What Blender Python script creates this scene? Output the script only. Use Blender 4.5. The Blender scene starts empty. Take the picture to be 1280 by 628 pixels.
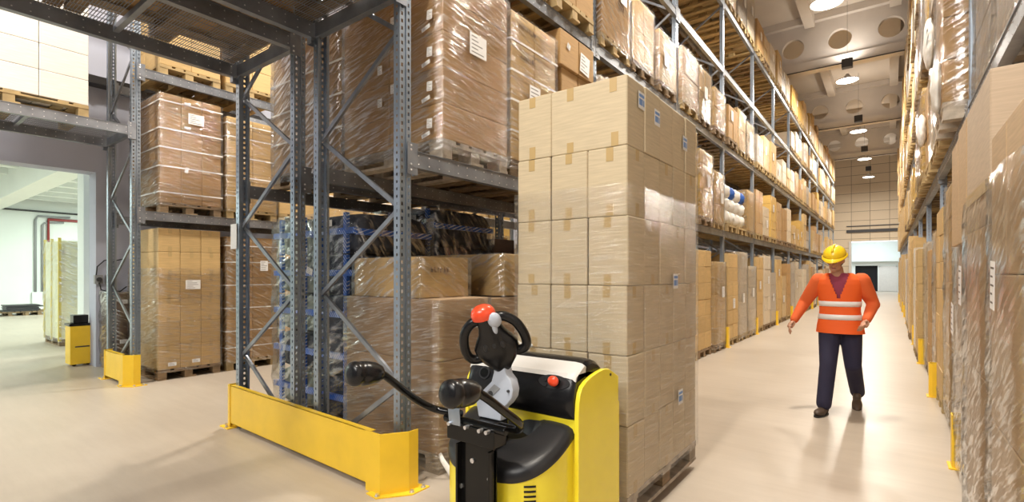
import bpy, bmesh, math, random
from mathutils import Vector, Matrix, Euler
R = random.Random(7)
PI = math.pi
scene = bpy.context.scene
COL = scene.collection

# ------------------------------------------------------------------ materials
def newmat(name):
    m = bpy.data.materials.new(name); m.use_nodes = True
    nt = m.node_tree; nt.nodes.clear()
    out = nt.nodes.new('ShaderNodeOutputMaterial')
    return m, nt, out

def node(nt, t, **kw):
    n = nt.nodes.new(t)
    for k, v in kw.items():
        if k in n.inputs: n.inputs[k].default_value = v
        else: setattr(n, k, v)
    return n

def rgba(c): return (c[0], c[1], c[2], 1.0)

def ramp(nt, fac, stops):
    r = nt.nodes.new('ShaderNodeValToRGB')
    el = r.color_ramp.elements
    while len(el) < len(stops): el.new(0.5)
    for e, (p, c) in zip(el, stops):
        e.position = p; e.color = rgba(c) if len(c) == 3 else c
    nt.links.new(fac, r.inputs[0])
    return r

def pmat(name, col, rough=0.5, metal=0.0, noise=0.0, nscale=8.0, coat=0.0, bump=0.0, bscale=60.0, spec=0.5, objrand=0.0, stretch=(1, 1, 1)):
    m, nt, out = newmat(name)
    b = node(nt, 'ShaderNodeBsdfPrincipled')
    b.inputs['Roughness'].default_value = rough
    b.inputs['Metallic'].default_value = metal
    b.inputs['Coat Weight'].default_value = coat
    b.inputs['Coat Roughness'].default_value = 0.08
    b.inputs['Specular IOR Level'].default_value = spec
    nt.links.new(b.outputs[0], out.inputs[0])
    tc = node(nt, 'ShaderNodeTexCoord')
    mp = node(nt, 'ShaderNodeMapping'); mp.inputs['Scale'].default_value = stretch
    nt.links.new(tc.outputs['Object'], mp.inputs[0])
    src = None
    if noise > 0:
        n = node(nt, 'ShaderNodeTexNoise'); n.inputs['Scale'].default_value = nscale; n.inputs['Detail'].default_value = 4
        nt.links.new(mp.outputs[0], n.inputs['Vector'])
        lo = tuple(max(0, c * (1 - noise)) for c in col); hi = tuple(min(1, c * (1 + noise)) for c in col)
        r = ramp(nt, n.outputs[0], [(0.3, lo), (0.7, hi)])
        src = r.outputs[0]
    if objrand > 0:
        oi = node(nt, 'ShaderNodeObjectInfo')
        mr = node(nt, 'ShaderNodeMapRange')
        mr.inputs['To Min'].default_value = 1 - objrand; mr.inputs['To Max'].default_value = 1 + objrand
        nt.links.new(oi.outputs['Random'], mr.inputs[0])
        hsv = node(nt, 'ShaderNodeHueSaturation'); hsv.inputs['Color'].default_value = rgba(col)
        if src: nt.links.new(src, hsv.inputs['Color'])
        nt.links.new(mr.outputs[0], hsv.inputs['Value'])
        src = hsv.outputs[0]
    if src: nt.links.new(src, b.inputs['Base Color'])
    else: b.inputs['Base Color'].default_value = rgba(col)
    if bump > 0:
        n2 = node(nt, 'ShaderNodeTexNoise'); n2.inputs['Scale'].default_value = bscale; n2.inputs['Detail'].default_value = 3
        nt.links.new(mp.outputs[0], n2.inputs['Vector'])
        bp = node(nt, 'ShaderNodeBump'); bp.inputs['Strength'].default_value = bump; bp.inputs['Distance'].default_value = 0.01
        nt.links.new(n2.outputs[0], bp.inputs['Height']); nt.links.new(bp.outputs[0], b.inputs['Normal'])
    return m

def carton_mat(name, col, film=0.0, objrand=0.12):
    """corrugated board; film>0: tightly stretched clear film over it (wrinkled glossy coat)"""
    m, nt, out = newmat(name)
    b = node(nt, 'ShaderNodeBsdfPrincipled')
    b.inputs['Roughness'].default_value = 0.62
    b.inputs['Specular IOR Level'].default_value = 0.3
    nt.links.new(b.outputs[0], out.inputs[0])
    tc = node(nt, 'ShaderNodeTexCoord')
    mp = node(nt, 'ShaderNodeMapping'); mp.inputs['Scale'].default_value = (1, 1, 14)
    nt.links.new(tc.outputs['Object'], mp.inputs[0])
    n = node(nt, 'ShaderNodeTexNoise'); n.inputs['Scale'].default_value = 6; n.inputs['Detail'].default_value = 5
    nt.links.new(mp.outputs[0], n.inputs['Vector'])
    r = ramp(nt, n.outputs[0], [(0.3, tuple(c * 0.9 for c in col)), (0.7, tuple(min(1, c * 1.08) for c in col))])
    oi = node(nt, 'ShaderNodeObjectInfo')
    mr = node(nt, 'ShaderNodeMapRange'); mr.inputs['To Min'].default_value = 1 - objrand; mr.inputs['To Max'].default_value = 1 + objrand * 0.7
    nt.links.new(oi.outputs['Random'], mr.inputs[0])
    hsv = node(nt, 'ShaderNodeHueSaturation')
    nt.links.new(r.outputs[0], hsv.inputs['Color']); nt.links.new(mr.outputs[0], hsv.inputs['Value'])
    nt.links.new(hsv.outputs[0], b.inputs['Base Color'])
    if film > 0:
        mp0 = node(nt, 'ShaderNodeMapping'); mp0.inputs['Rotation'].default_value = (0.22, 0.25, 0)
        mp2 = node(nt, 'ShaderNodeMapping'); mp2.inputs['Scale'].default_value = (1.4, 1.4, 11)
        nt.links.new(tc.outputs['Object'], mp0.inputs[0]); nt.links.new(mp0.outputs[0], mp2.inputs[0])
        n3 = node(nt, 'ShaderNodeTexNoise'); n3.inputs['Scale'].default_value = 3.2; n3.inputs['Detail'].default_value = 6; n3.inputs['Roughness'].default_value = 0.65
        nt.links.new(mp2.outputs[0], n3.inputs['Vector'])
        n4 = node(nt, 'ShaderNodeTexNoise'); n4.inputs['Scale'].default_value = 3.0; n4.inputs['Detail'].default_value = 2
        nt.links.new(tc.outputs['Object'], n4.inputs['Vector'])
        ad = node(nt, 'ShaderNodeMath', operation='ADD'); nt.links.new(n3.outputs[0], ad.inputs[0]); nt.links.new(n4.outputs[0], ad.inputs[1])
        bp = node(nt, 'ShaderNodeBump'); bp.inputs['Strength'].default_value = 0.9; bp.inputs['Distance'].default_value = 0.016
        nt.links.new(ad.outputs[0], bp.inputs['Height'])
        nt.links.new(bp.outputs[0], b.inputs['Coat Normal'])
        b.inputs['Coat Weight'].default_value = film
        b.inputs['Coat Roughness'].default_value = 0.13
        b.inputs['Coat IOR'].default_value = 1.75
    return m

def film_mat(name, base=0.05, streak=0.55, tint=(0.98, 0.98, 0.98), rot=(0.15, 0.2, 0), haze=0.25, zs=12.0, fres=0.4, bd=0.012):
    """stretch film: mostly clear, glossy wrinkles, a little milky where it bunches"""
    m, nt, out = newmat(name)
    tr = node(nt, 'ShaderNodeBsdfTransparent'); tr.inputs[0].default_value = rgba(tint)
    gl = node(nt, 'ShaderNodeBsdfGlossy'); gl.inputs['Roughness'].default_value = 0.10; gl.inputs[0].default_value = (1, 1, 1, 1)
    df = node(nt, 'ShaderNodeBsdfDiffuse'); df.inputs[0].default_value = (0.85, 0.85, 0.84, 1)
    tc = node(nt, 'ShaderNodeTexCoord')
    mp0 = node(nt, 'ShaderNodeMapping'); mp0.inputs['Rotation'].default_value = rot
    mp = node(nt, 'ShaderNodeMapping'); mp.inputs['Scale'].default_value = (1.2, 1.2, zs)
    nt.links.new(tc.outputs['Object'], mp0.inputs[0]); nt.links.new(mp0.outputs[0], mp.inputs[0])
    n = node(nt, 'ShaderNodeTexNoise'); n.inputs['Scale'].default_value = 4.5; n.inputs['Detail'].default_value = 4; n.inputs['Roughness'].default_value = 0.6
    nt.links.new(mp.outputs[0], n.inputs['Vector'])
    n2 = node(nt, 'ShaderNodeTexNoise'); n2.inputs['Scale'].default_value = 2.3; n2.inputs['Detail'].default_value = 3
    nt.links.new(tc.outputs['Object'], n2.inputs['Vector'])
    bp = node(nt, 'ShaderNodeBump'); bp.inputs['Strength'].default_value = 1.0; bp.inputs['Distance'].default_value = bd
    ad = node(nt, 'ShaderNodeMath', operation='ADD'); nt.links.new(n.outputs[0], ad.inputs[0]); nt.links.new(n2.outputs[0], ad.inputs[1])
    nt.links.new(ad.outputs[0], bp.inputs['Height'])
    nt.links.new(bp.outputs[0], gl.inputs['Normal'])
    r = ramp(nt, n.outputs[0], [(0.48, (base,) * 3), (0.62, (streak,) * 3)])
    fr = node(nt, 'ShaderNodeFresnel'); fr.inputs[0].default_value = 1.45
    nt.links.new(bp.outputs[0], fr.inputs['Normal'])
    mx = node(nt, 'ShaderNodeMath', operation='MULTIPLY_ADD'); nt.links.new(fr.outputs[0], mx.inputs[0]); mx.inputs[1].default_value = fres
    nt.links.new(r.outputs[0], mx.inputs[2])
    cl = node(nt, 'ShaderNodeClamp'); nt.links.new(mx.outputs[0], cl.inputs[0]); cl.inputs['Max'].default_value = 0.85
    hz = node(nt, 'ShaderNodeMixShader'); hz.inputs[0].default_value = haze
    nt.links.new(gl.outputs[0], hz.inputs[1]); nt.links.new(df.outputs[0], hz.inputs[2])
    ms = node(nt, 'ShaderNodeMixShader'); nt.links.new(cl.outputs[0], ms.inputs[0])
    nt.links.new(tr.outputs[0], ms.inputs[1]); nt.links.new(hz.outputs[0], ms.inputs[2])
    nt.links.new(ms.outputs[0], out.inputs[0])
    return m

def emis(name, col, s):
    m, nt, out = newmat(name)
    e = node(nt, 'ShaderNodeEmission'); e.inputs[0].default_value = rgba(col); e.inputs[1].default_value = s
    nt.links.new(e.outputs[0], out.inputs[0]); return m

M = {}
M['brown'] = carton_mat('brown_carton', (0.46, 0.285, 0.125))
M['brown_film'] = carton_mat('brown_carton_film', (0.46, 0.285, 0.125), film=0.55)
M['tan'] = carton_mat('tan_carton', (0.60, 0.415, 0.19))
M['tan_film'] = carton_mat('tan_carton_film', (0.60, 0.415, 0.19), film=0.5)
M['ochre_film'] = carton_mat('ochre_carton_film', (0.62, 0.4, 0.11), film=0.45)
M['kraft'] = carton_mat('kraft_carton', (0.53, 0.375, 0.225), objrand=0.05)
M['pale_kraft'] = carton_mat('pale_kraft_carton', (0.56, 0.44, 0.32), objrand=0.05)
M['beige'] = carton_mat('beige_carton', (0.60, 0.50, 0.34), objrand=0.035)
M['white_carton'] = carton_mat('white_carton', (0.84, 0.80, 0.74), objrand=0.04)
M['cream_film'] = carton_mat('cream_carton_film', (0.68, 0.58, 0.44), film=0.5)
M['grey_film'] = carton_mat('grey_carton_film', (0.42, 0.36, 0.29), film=0.6)
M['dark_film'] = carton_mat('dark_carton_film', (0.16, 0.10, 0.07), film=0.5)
M['wrapped_brown'] = carton_mat('dull_brown_carton', (0.40, 0.27, 0.16), objrand=0.05)
M['yellow_film'] = carton_mat('yellow_carton_film', (0.88, 0.86, 0.62), film=0.4)
M['tape'] = pmat('packing_tape', (0.52, 0.37, 0.17), rough=0.28, coat=0.3)
M['paper'] = pmat('paper_label', (0.86, 0.86, 0.86), rough=0.5, noise=0.04, nscale=30)
M['ink'] = pmat('printed_ink', (0.12, 0.1, 0.09), rough=0.6)
M['blue_ink'] = pmat('blue_print', (0.15, 0.3, 0.62), rough=0.5)
M['faint_ink'] = pmat('faint_brown_print', (0.25, 0.15, 0.08), rough=0.7)
M['film'] = film_mat('stretch_film', base=0.04, streak=0.42, haze=0.08)
M['film_b'] = film_mat('stretch_film_thin', base=0.01, streak=0.35, rot=(0.9, 0.3, 0.2), haze=0.05, zs=5)
M['film2'] = film_mat('stretch_film_loose', base=0.04, streak=0.55, rot=(0.5, 0.45, 0.1), haze=0.12, zs=9)
M['film3'] = film_mat('stretch_film_light', base=0.03, streak=0.22, rot=(0.04, 0.05, 0), haze=0.1, zs=22, fres=0.22)
M['white_strap'] = pmat('white_plastic_strap', (0.85, 0.83, 0.8), rough=0.35)
M['wood'] = pmat('pallet_wood', (0.25, 0.17, 0.095), rough=0.75, noise=0.3, nscale=6, stretch=(1, 1, 6), bump=0.3, bscale=40, objrand=0.15)
M['wood_y'] = pmat('fresh_pallet_wood', (0.42, 0.30, 0.14), rough=0.7, noise=0.25, nscale=6, objrand=0.15)
M['wood_g'] = pmat('weathered_pallet_wood', (0.42, 0.36, 0.29), rough=0.8, noise=0.35, nscale=9, objrand=0.2, bump=0.3, bscale=30)
M['galv'] = pmat('galvanised_steel', (0.36, 0.42, 0.50), rough=0.36, metal=0.85, noise=0.16, nscale=7, stretch=(1, 1, 0.4))
M['galv_beam'] = pmat('galvanised_beam_steel', (0.30, 0.32, 0.36), rough=0.45, metal=0.85, noise=0.22, nscale=5)
M['galv_dark'] = pmat('galvanised_wire', (0.3, 0.32, 0.36), rough=0.45, metal=0.7, noise=0.1)
M['bolt'] = pmat('zinc_bolt', (0.8, 0.8, 0.82), rough=0.3, metal=0.9)
M['yellow'] = pmat('guard_yellow_paint', (0.92, 0.60, 0.035), rough=0.36, noise=0.05, nscale=5, bump=0.03, bscale=9)
M['truck_yellow'] = pmat('truck_yellow_paint', (0.95, 0.79, 0.04), rough=0.26, coat=0.3, noise=0.02)
M['black_plastic'] = pmat('black_plastic', (0.009, 0.009, 0.010), rough=0.24, spec=0.35, bump=0.04, bscale=300)
M['black_cover'] = pmat('charcoal_plastic', (0.02, 0.02, 0.022), rough=0.36, spec=0.4, bump=0.05, bscale=400)
M['black_metal'] = pmat('black_enamel', (0.004, 0.004, 0.004), rough=0.16, coat=0.1, spec=0.3)
M['red_plastic'] = pmat('red_plastic', (0.82, 0.07, 0.02), rough=0.28, coat=0.3)
M['silver'] = pmat('silver_plastic', (0.72, 0.70, 0.67), rough=0.4, noise=0.03)
M['lightgrey'] = pmat('light_grey_casting', (0.52, 0.57, 0.66), rough=0.42, noise=0.03)
M['rubber'] = pmat('black_rubber', (0.02, 0.02, 0.02), rough=0.6)
M['wall'] = pmat('lilac_grey_wall_paint', (0.50, 0.52, 0.62), rough=0.8, noise=0.03, nscale=1.5)
M['white_wall'] = pmat('white_wall_paint', (0.80, 0.84, 0.82), rough=0.8, noise=0.02, nscale=1)
M['concrete'] = pmat('painted_concrete', (0.66, 0.61, 0.57), rough=0.8, noise=0.06, nscale=1.2, bump=0.05, bscale=12)
M['roof'] = pmat('roof_panel', (0.66, 0.60, 0.54), rough=0.8, noise=0.05, nscale=0.8)
M['dark_metal'] = pmat('dark_fixture_metal', (0.06, 0.06, 0.065), rough=0.5, metal=0.4)
M['pipe_red'] = pmat('dark_red_pipe', (0.28, 0.03, 0.03), rough=0.4)
M['pipe_grey'] = pmat('grey_conduit', (0.3, 0.31, 0.32), rough=0.5)
M['dark'] = pmat('dark_opening', (0.01, 0.01, 0.012), rough=0.9)
M['helmet'] = pmat('yellow_helmet', (0.92, 0.62, 0.02), rough=0.25, coat=0.3)
M['hivis'] = pmat('orange_hivis_fabric', (0.95, 0.14, 0.02), rough=0.65, bump=0.2, bscale=25)
M['reflective'] = pmat('reflective_tape', (0.95, 0.95, 0.95), rough=0.3)
M['shirt'] = pmat('purple_red_shirt', (0.32, 0.05, 0.10), rough=0.8)
M['sleeve'] = pmat('orange_shirt_sleeve', (0.75, 0.13, 0.03), rough=0.8)
M['trousers'] = pmat('navy_trousers', (0.022, 0.02, 0.05), rough=0.85, bump=0.3, bscale=14)
M['skin'] = pmat('skin', (0.55, 0.3, 0.2), rough=0.5)
M['shoe'] = pmat('brown_leather_shoe', (0.07, 0.045, 0.03), rough=0.5)
M['hair'] = pmat('dark_hair', (0.04, 0.025, 0.015), rough=0.6)
M['lamp_glow'] = emis('lamp_diffuser_glow', (1.0, 0.93, 0.80), 30.0)
M['textile'] = pmat('charcoal_textile', (0.055, 0.065, 0.09), rough=0.85, noise=0.3, nscale=10, bump=0.4, bscale=20)
M['textile_green'] = pmat('pale_green_textile', (0.33, 0.38, 0.31), rough=0.85, noise=0.3, nscale=4, bump=0.5, bscale=12)
M['blue_strap'] = pmat('blue_strap', (0.02, 0.10, 0.42), rough=0.5)
M['white_bag'] = pmat('white_plastic_bag', (0.8, 0.78, 0.74), rough=0.4, bump=0.6, bscale=14)
M['grime'] = pmat('yellow_corner_post', (0.75, 0.6, 0.1), rough=0.5)

def floor_material():
    m, nt, out = newmat('beige_epoxy_floor')
    b = node(nt, 'ShaderNodeBsdfPrincipled')
    tc = node(nt, 'ShaderNodeTexCoord')
    n = node(nt, 'ShaderNodeTexNoise'); n.inputs['Scale'].default_value = 0.7; n.inputs['Detail'].default_value = 6; n.inputs['Roughness'].default_value = 0.62
    nt.links.new(tc.outputs['Object'], n.inputs['Vector'])
    mp = node(nt, 'ShaderNodeMapping'); mp.inputs['Scale'].default_value = (0.6, 5.0, 1); mp.inputs['Rotation'].default_value = (0, 0, 0.25)
    nt.links.new(tc.outputs['Object'], mp.inputs[0])
    n2 = node(nt, 'ShaderNodeTexNoise'); n2.inputs['Scale'].default_value = 2.0; n2.inputs['Detail'].default_value = 7; n2.inputs['Roughness'].default_value = 0.7
    nt.links.new(mp.outputs[0], n2.inputs['Vector'])
    r = ramp(nt, n.outputs[0], [(0.3, (0.44, 0.375, 0.305)), (0.7, (0.53, 0.46, 0.38))])
    r2 = ramp(nt, n2.outputs[0], [(0.3, (0.88, 0.87, 0.86)), (0.6, (1.0, 1.0, 1.0))])
    mx = node(nt, 'ShaderNodeMixRGB', blend_type='MULTIPLY'); mx.inputs[0].default_value = 0.7
    nt.links.new(r.outputs[0], mx.inputs[1]); nt.links.new(r2.outputs[0], mx.inputs[2])
    nt.links.new(mx.outputs[0], b.inputs['Base Color'])
    rr = node(nt, 'ShaderNodeMapRange'); rr.inputs['To Min'].default_value = 0.26; rr.inputs['To Max'].default_value = 0.44
    nt.links.new(n.outputs[0], rr.inputs[0]); nt.links.new(rr.outputs[0], b.inputs['Roughness'])
    bp = node(nt, 'ShaderNodeBump'); bp.inputs['Strength'].default_value = 0.06; bp.inputs['Distance'].default_value = 0.02
    nt.links.new(n2.outputs[0], bp.inputs['Height']); nt.links.new(bp.outputs[0], b.inputs['Normal'])
    b.inputs['Specular IOR Level'].default_value = 0.4
    nt.links.new(b.outputs[0], out.inputs[0])
    return m
M['floor'] = floor_material()

def panel_wall_material():
    m, nt, out = newmat('cream_sectional_wall_panels')
    b = node(nt, 'ShaderNodeBsdfPrincipled'); b.inputs['Roughness'].default_value = 0.6
    tc = node(nt, 'ShaderNodeTexCoord')
    mp = node(nt, 'ShaderNodeMapping'); mp.inputs['Rotation'].default_value = (PI / 2, 0, 0)
    nt.links.new(tc.outputs['Object'], mp.inputs[0])
    br = node(nt, 'ShaderNodeTexBrick'); br.offset = 0.0
    br.inputs['Color1'].default_value = (0.78, 0.66, 0.5, 1); br.inputs['Color2'].default_value = (0.72, 0.60, 0.45, 1); br.inputs['Mortar'].default_value = (0.22, 0.16, 0.10, 1)
    br.inputs['Scale'].default_value = 1.0; br.inputs['Brick Width'].default_value = 1.15; br.inputs['Row Height'].default_value = 0.68; br.inputs['Mortar Size'].default_value = 0.014
    nt.links.new(mp.outputs[0], br.inputs['Vector'])
    nt.links.new(br.outputs[0], b.inputs['Base Color'])
    nt.links.new(b.outputs[0], out.inputs[0]); return m
M['panels'] = panel_wall_material()

def strap_material():
    m, nt, out = newmat('blue_strap_with_white_stripes')
    b = node(nt, 'ShaderNodeBsdfPrincipled'); b.inputs['Roughness'].default_value = 0.45
    tc = node(nt, 'ShaderNodeTexCoord')
    mp = node(nt, 'ShaderNodeMapping'); mp.inputs['Rotation'].default_value = (0.6, 0.5, 0.6)
    nt.links.new(tc.outputs['Object'], mp.inputs[0])
    w = node(nt, 'ShaderNodeTexWave'); w.inputs['Scale'].default_value = 14
    nt.links.new(mp.outputs[0], w.inputs['Vector'])
    n = node(nt, 'ShaderNodeTexNoise'); n.inputs['Scale'].default_value = 5
    nt.links.new(tc.outputs['Object'], n.inputs['Vector'])
    mu = node(nt, 'ShaderNodeMath', operation='MULTIPLY'); nt.links.new(w.outputs['Fac'], mu.inputs[0]); nt.links.new(n.outputs[0], mu.inputs[1])
    r = ramp(nt, mu.outputs[0], [(0.40, (0.02, 0.13, 0.58)), (0.46, (0.6, 0.7, 0.9))])
    nt.links.new(r.outputs[0], b.inputs['Base Color'])
    nt.links.new(b.outputs[0], out.inputs[0]); return m
M['strap_print'] = strap_material()

# ------------------------------------------------------------------ mesh building
class MB:
    def __init__(self): self.v = []; self.f = []; self.mi = []; self.cur = 0
    def add(self, vs, fs):
        o = len(self.v); self.v += [tuple(p) for p in vs]
        for f in fs: self.f.append([o + i for i in f]); self.mi.append(self.cur)
        return self
    def box(self, x0, x1, y0, y1, z0, z1, M4=None):
        vs = [(x0, y0, z0), (x1, y0, z0), (x1, y1, z0), (x0, y1, z0), (x0, y0, z1), (x1, y0, z1), (x1, y1, z1), (x0, y1, z1)]
        if M4 is not None: vs = [tuple(M4 @ Vector(p)) for p in vs]
        return self.add(vs, [(0, 3, 2, 1), (4, 5, 6, 7), (0, 1, 5, 4), (1, 2, 6, 5), (2, 3, 7, 6), (3, 0, 4, 7)])
    def bar(self, a, b, w, h=None, up=(0, 0, 1)):
        """rectangular bar from a to b"""
        a, b = Vector(a), Vector(b); d = (b - a); L = d.length; d.normalize()
        h = h or w
        u = Vector(up)
        if abs(d.dot(u)) > 0.98: u = Vector((1, 0, 0))
        s = d.cross(u).normalized(); t = s.cross(d)
        vs = []
        for p in (a, b):
            for i, j in ((-1, -1), (1, -1), (1, 1), (-1, 1)):
                vs.append(p + s * (i * w / 2) + t * (j * h / 2))
        return self.add(vs, [(3, 2, 1, 0), (4, 5, 6, 7), (0, 1, 5, 4), (1, 2, 6, 5), (2, 3, 7, 6), (3, 0, 4, 7)])
    def tube(self, pts, r, n=12, caps=True, flat=1.0):
        pts = [Vector(p) for p in pts]; rs = r if isinstance(r, (list, tuple)) else [r] * len(pts)
        rings = []; prev = None
        for i, p in enumerate(pts):
            d = (pts[min(i + 1, len(pts) - 1)] - pts[max(i - 1, 0)]).normalized()
            if prev is None:
                u = Vector((0, 0, 1)) if abs(d.z) < 0.9 else Vector((1, 0, 0))
                s = d.cross(u).normalized()
            else:
                s = (prev - d * prev.dot(d)).normalized()
            prev = s; t = d.cross(s)
            rings.append([p + (s * math.cos(2 * PI * k / n) + t * math.sin(2 * PI * k / n) * flat) * rs[i] for k in range(n)])
        o = len(self.v)
        vs = [q for ring in rings for q in ring]
        fs = [(i * n + k, i * n + (k + 1) % n, (i + 1) * n + (k + 1) % n, (i + 1) * n + k) for i in range(len(pts) - 1) for k in range(n)]
        if caps: fs += [tuple(reversed(range(n))), tuple((len(pts) - 1) * n + k for k in range(n))]
        return self.add(vs, fs)
    def rings(self, rings, close=True, caps=True):
        n = len(rings[0])
        vs = [q for r in rings for q in r]
        rg = range(n) if close else range(n - 1)
        fs = [(i * n + k, i * n + (k + 1) % n, (i + 1) * n + (k + 1) % n, (i + 1) * n + k) for i in range(len(rings) - 1) for k in rg]
        if caps: fs += [tuple(reversed(range(n))), tuple((len(rings) - 1) * n + k for k in range(n))]
        return self.add(vs, fs)
    def ell(self, c, r, nu=16, nv=10, M4=None):
        rings = []
        for j in range(1, nv):
            ph = PI * j / nv
            rings.append([Vector((c[0] + r[0] * math.sin(ph) * math.cos(2 * PI * k / nu), c[1] + r[1] * math.sin(ph) * math.sin(2 * PI * k / nu), c[2] - r[2] * math.cos(ph))) for k in range(nu)])
        if M4 is not None: rings = [[M4 @ q for q in rg] for rg in rings]
        return self.rings(rings)
    def prism(self, poly, axis, a, b):
        """polygon (2-D) extruded along axis from a to b. axis x: poly=(y,z); y: (x,z); z: (x,y)"""
        def pt(p, t): return {'x': (t, p[0], p[1]), 'y': (p[0], t, p[1]), 'z': (p[0], p[1], t)}[axis]
        n = len(poly)
        vs = [pt(p, a) for p in poly] + [pt(p, b) for p in poly]
        return self.add(vs, [tuple(range(n)), tuple(reversed(range(n, 2 * n)))] + [(i, (i + 1) % n, n + (i + 1) % n, n + i) for i in range(n)])
    def cyl(self, c, r, h, axis='z', n=20):
        c = Vector(c); d = {'x': Vector((1, 0, 0)), 'y': Vector((0, 1, 0)), 'z': Vector((0, 0, 1))}[axis]
        return self.tube([c - d * h / 2, c + d * h / 2], r, n)
    def mesh(self, name, mats, smooth=False, fix=True):
        me = bpy.data.meshes.new(name)
        me.from_pydata([tuple(p) for p in self.v], [], self.f)
        for m in (mats if isinstance(mats, (list, tuple)) else [mats]): me.materials.append(M[m] if isinstance(m, str) else m)
        for p, i in zip(me.polygons, self.mi): p.material_index = i; p.use_smooth = smooth
        if fix:
            bm = bmesh.new(); bm.from_mesh(me); bmesh.ops.recalc_face_normals(bm, faces=bm.faces); bm.to_mesh(me); bm.free()
        me.update(); return me

def ob(name, me, parent=None, loc=(0, 0, 0), rot=None, label=None):
    o = bpy.data.objects.new(name, me); COL.objects.link(o)
    o.location = loc
    if rot: o.rotation_euler = rot
    if parent: o.parent = parent
    if label: o['label'] = label
    return o

def thing(name, label, cat, loc=(0, 0, 0), rz=0, group=None):
    o = bpy.data.objects.new(name, None); COL.objects.link(o); o.location = loc; o.rotation_euler = (0, 0, rz)
    o.empty_display_size = 0.1
    o['label'] = label; o['category'] = cat
    if group: o['group'] = group
    return o

def tag(o, label, cat, group=None):
    o['label'] = label; o['category'] = cat
    if group: o['group'] = group
    return o

def struct(name, me, loc=(0, 0, 0)):
    o = ob(name, me, loc=loc); o['kind'] = 'structure'; return o

def bevel(o, w=0.005, seg=2, ang=0.6):
    md = o.modifiers.new('bevel', 'BEVEL'); md.width = w; md.segments = seg; md.limit_method = 'ANGLE'; md.angle_limit = ang
    for p in o.data.polygons: p.use_smooth = True
    md.harden_normals = True
    return o

def smooth_by_angle(me, ang=40):
    # mark sharp edges by angle, smooth elsewhere
    bm = bmesh.new(); bm.from_mesh(me)
    for e in bm.edges:
        if len(e.link_faces) == 2 and e.calc_face_angle(0) > math.radians(ang): e.smooth = False
    for f in bm.faces: f.smooth = True
    bm.to_mesh(me); bm.free()

CACHE = {}
def cached(key, fn):
    if key not in CACHE: CACHE[key] = fn()
    return CACHE[key]

# ------------------------------------------------------------------ camera
F = 628.0
YAW = math.atan(472 / F)
cam = bpy.data.cameras.new('camera'); cam.sensor_width = 36; cam.lens = 36 * F / 1280
cam.shift_x = 0; cam.shift_y = (342.5 - 314) / 1280
cam.clip_start = 0.05; cam.clip_end = 200
co = bpy.data.objects.new('camera', cam); COL.objects.link(co)
co.location = (0, 0, 1.47); co.rotation_euler = (PI / 2, 0, YAW)
scene.camera = co

# ------------------------------------------------------------------ setting
BAY = 2.76
NB = 12
YS = 2.32
YEND = 45.5
def slab(x0, x1, y0, y1, z0, z1, mat, name):
    return MB().box(x0, x1, y0, y1, z0, z1).mesh(name, mat)
struct('floor', slab(-28, 3.4, -6, 54, -0.12, 0, 'floor', 'floor'))
# left wall with the doorway, x=-10
DW0, DW1, DH = -1.6, 2.39, 3.07
wl = MB()
wl.box(-10.36, -10.0, -6, DW0, 0, 10.3); wl.box(-10.36, -10.0, DW1, YEND, 0, 10.3); wl.box(-10.36, -10.0, DW0, DW1, DH, 10.3)
struct('wall_left', wl.mesh('wall_left', 'wall'))
struct('wall_right', slab(3.2, 3.4, -6, YEND, 0, 10.3, 'concrete', 'wall_right'))
# end wall with the high opening
ew = MB()
ew.box(-10.0, -2.45, YEND, YEND + 0.3, 0, 10.3); ew.box(0.95, 3.2, YEND, YEND + 0.3, 0, 10.3); ew.box(-2.45, 0.95, YEND, YEND + 0.3, 3.9, 10.3)
struct('wall_end', ew.mesh('wall_end', 'panels'))
tr = MB(); tr.box(-2.6, 1.1, YEND - 0.12, YEND - 0.002, 4.55, 4.75); tr.box(-2.6, 1.1, YEND - 0.08, YEND - 0.002, 5.0, 5.06)
struct('trim_1', tr.mesh('trim_1', 'dark_metal'))
# dispatch room past the opening
dr = MB()
dr.box(-6, -2.35, 52, 52.2, 0, 4.8); dr.box(-2.35, -0.8, 52, 52.2, 2.15, 4.8); dr.box(-0.8, 3.2, 52, 52.2, 0, 4.8)
struct('wall_dispatch', dr.mesh('wall_dispatch', 'white_wall'))
struct('wall_dispatch_left', slab(-6.2, -6, YEND + 0.3, 52.2, 0, 4.8, 'white_wall', 'wall_dispatch_left'))
struct('wall_dispatch_right', slab(3.2, 3.4, YEND, 52.2, 0, 4.8, 'white_wall', 'wall_dispatch_right'))
struct('ceiling_dispatch', slab(-6.2, 3.4, YEND + 0.3, 52.2, 4.8, 4.9, 'white_wall', 'ceiling_dispatch'))
struct('door_1', slab(-2.35, -0.8, 52.25, 52.3, 0, 2.2, 'dark', 'door_1'))
d2 = MB(); d2.box(-0.62, 0.42, 51.95, 51.995, 0.02, 2.05); d2.box(-0.7, -0.62, 51.93, 51.998, 0, 2.12); d2.box(0.42, 0.5, 51.93, 51.998, 0, 2.12); d2.box(-0.7, 0.5, 51.93, 51.998, 2.05, 2.12)
struct('door_2', d2.mesh('door_2', 'silver'))
t2 = MB(); t2.box(-2.6, 1.2, 51.6, 51.99, 2.5, 2.9); t2.box(-6, 3.2, 49, 49.3, 4.0, 4.4)
struct('trim_2', t2.mesh('trim_2', 'white_wall'))
t3 = MB(); t3.box(-2.45, -2.3, YEND - 0.1, YEND + 0.4, 0, 3.9); t3.box(0.8, 0.95, YEND - 0.1, YEND + 0.4, 0, 3.9)
struct('trim_3', t3.mesh('trim_3', 'silver'))
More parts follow.
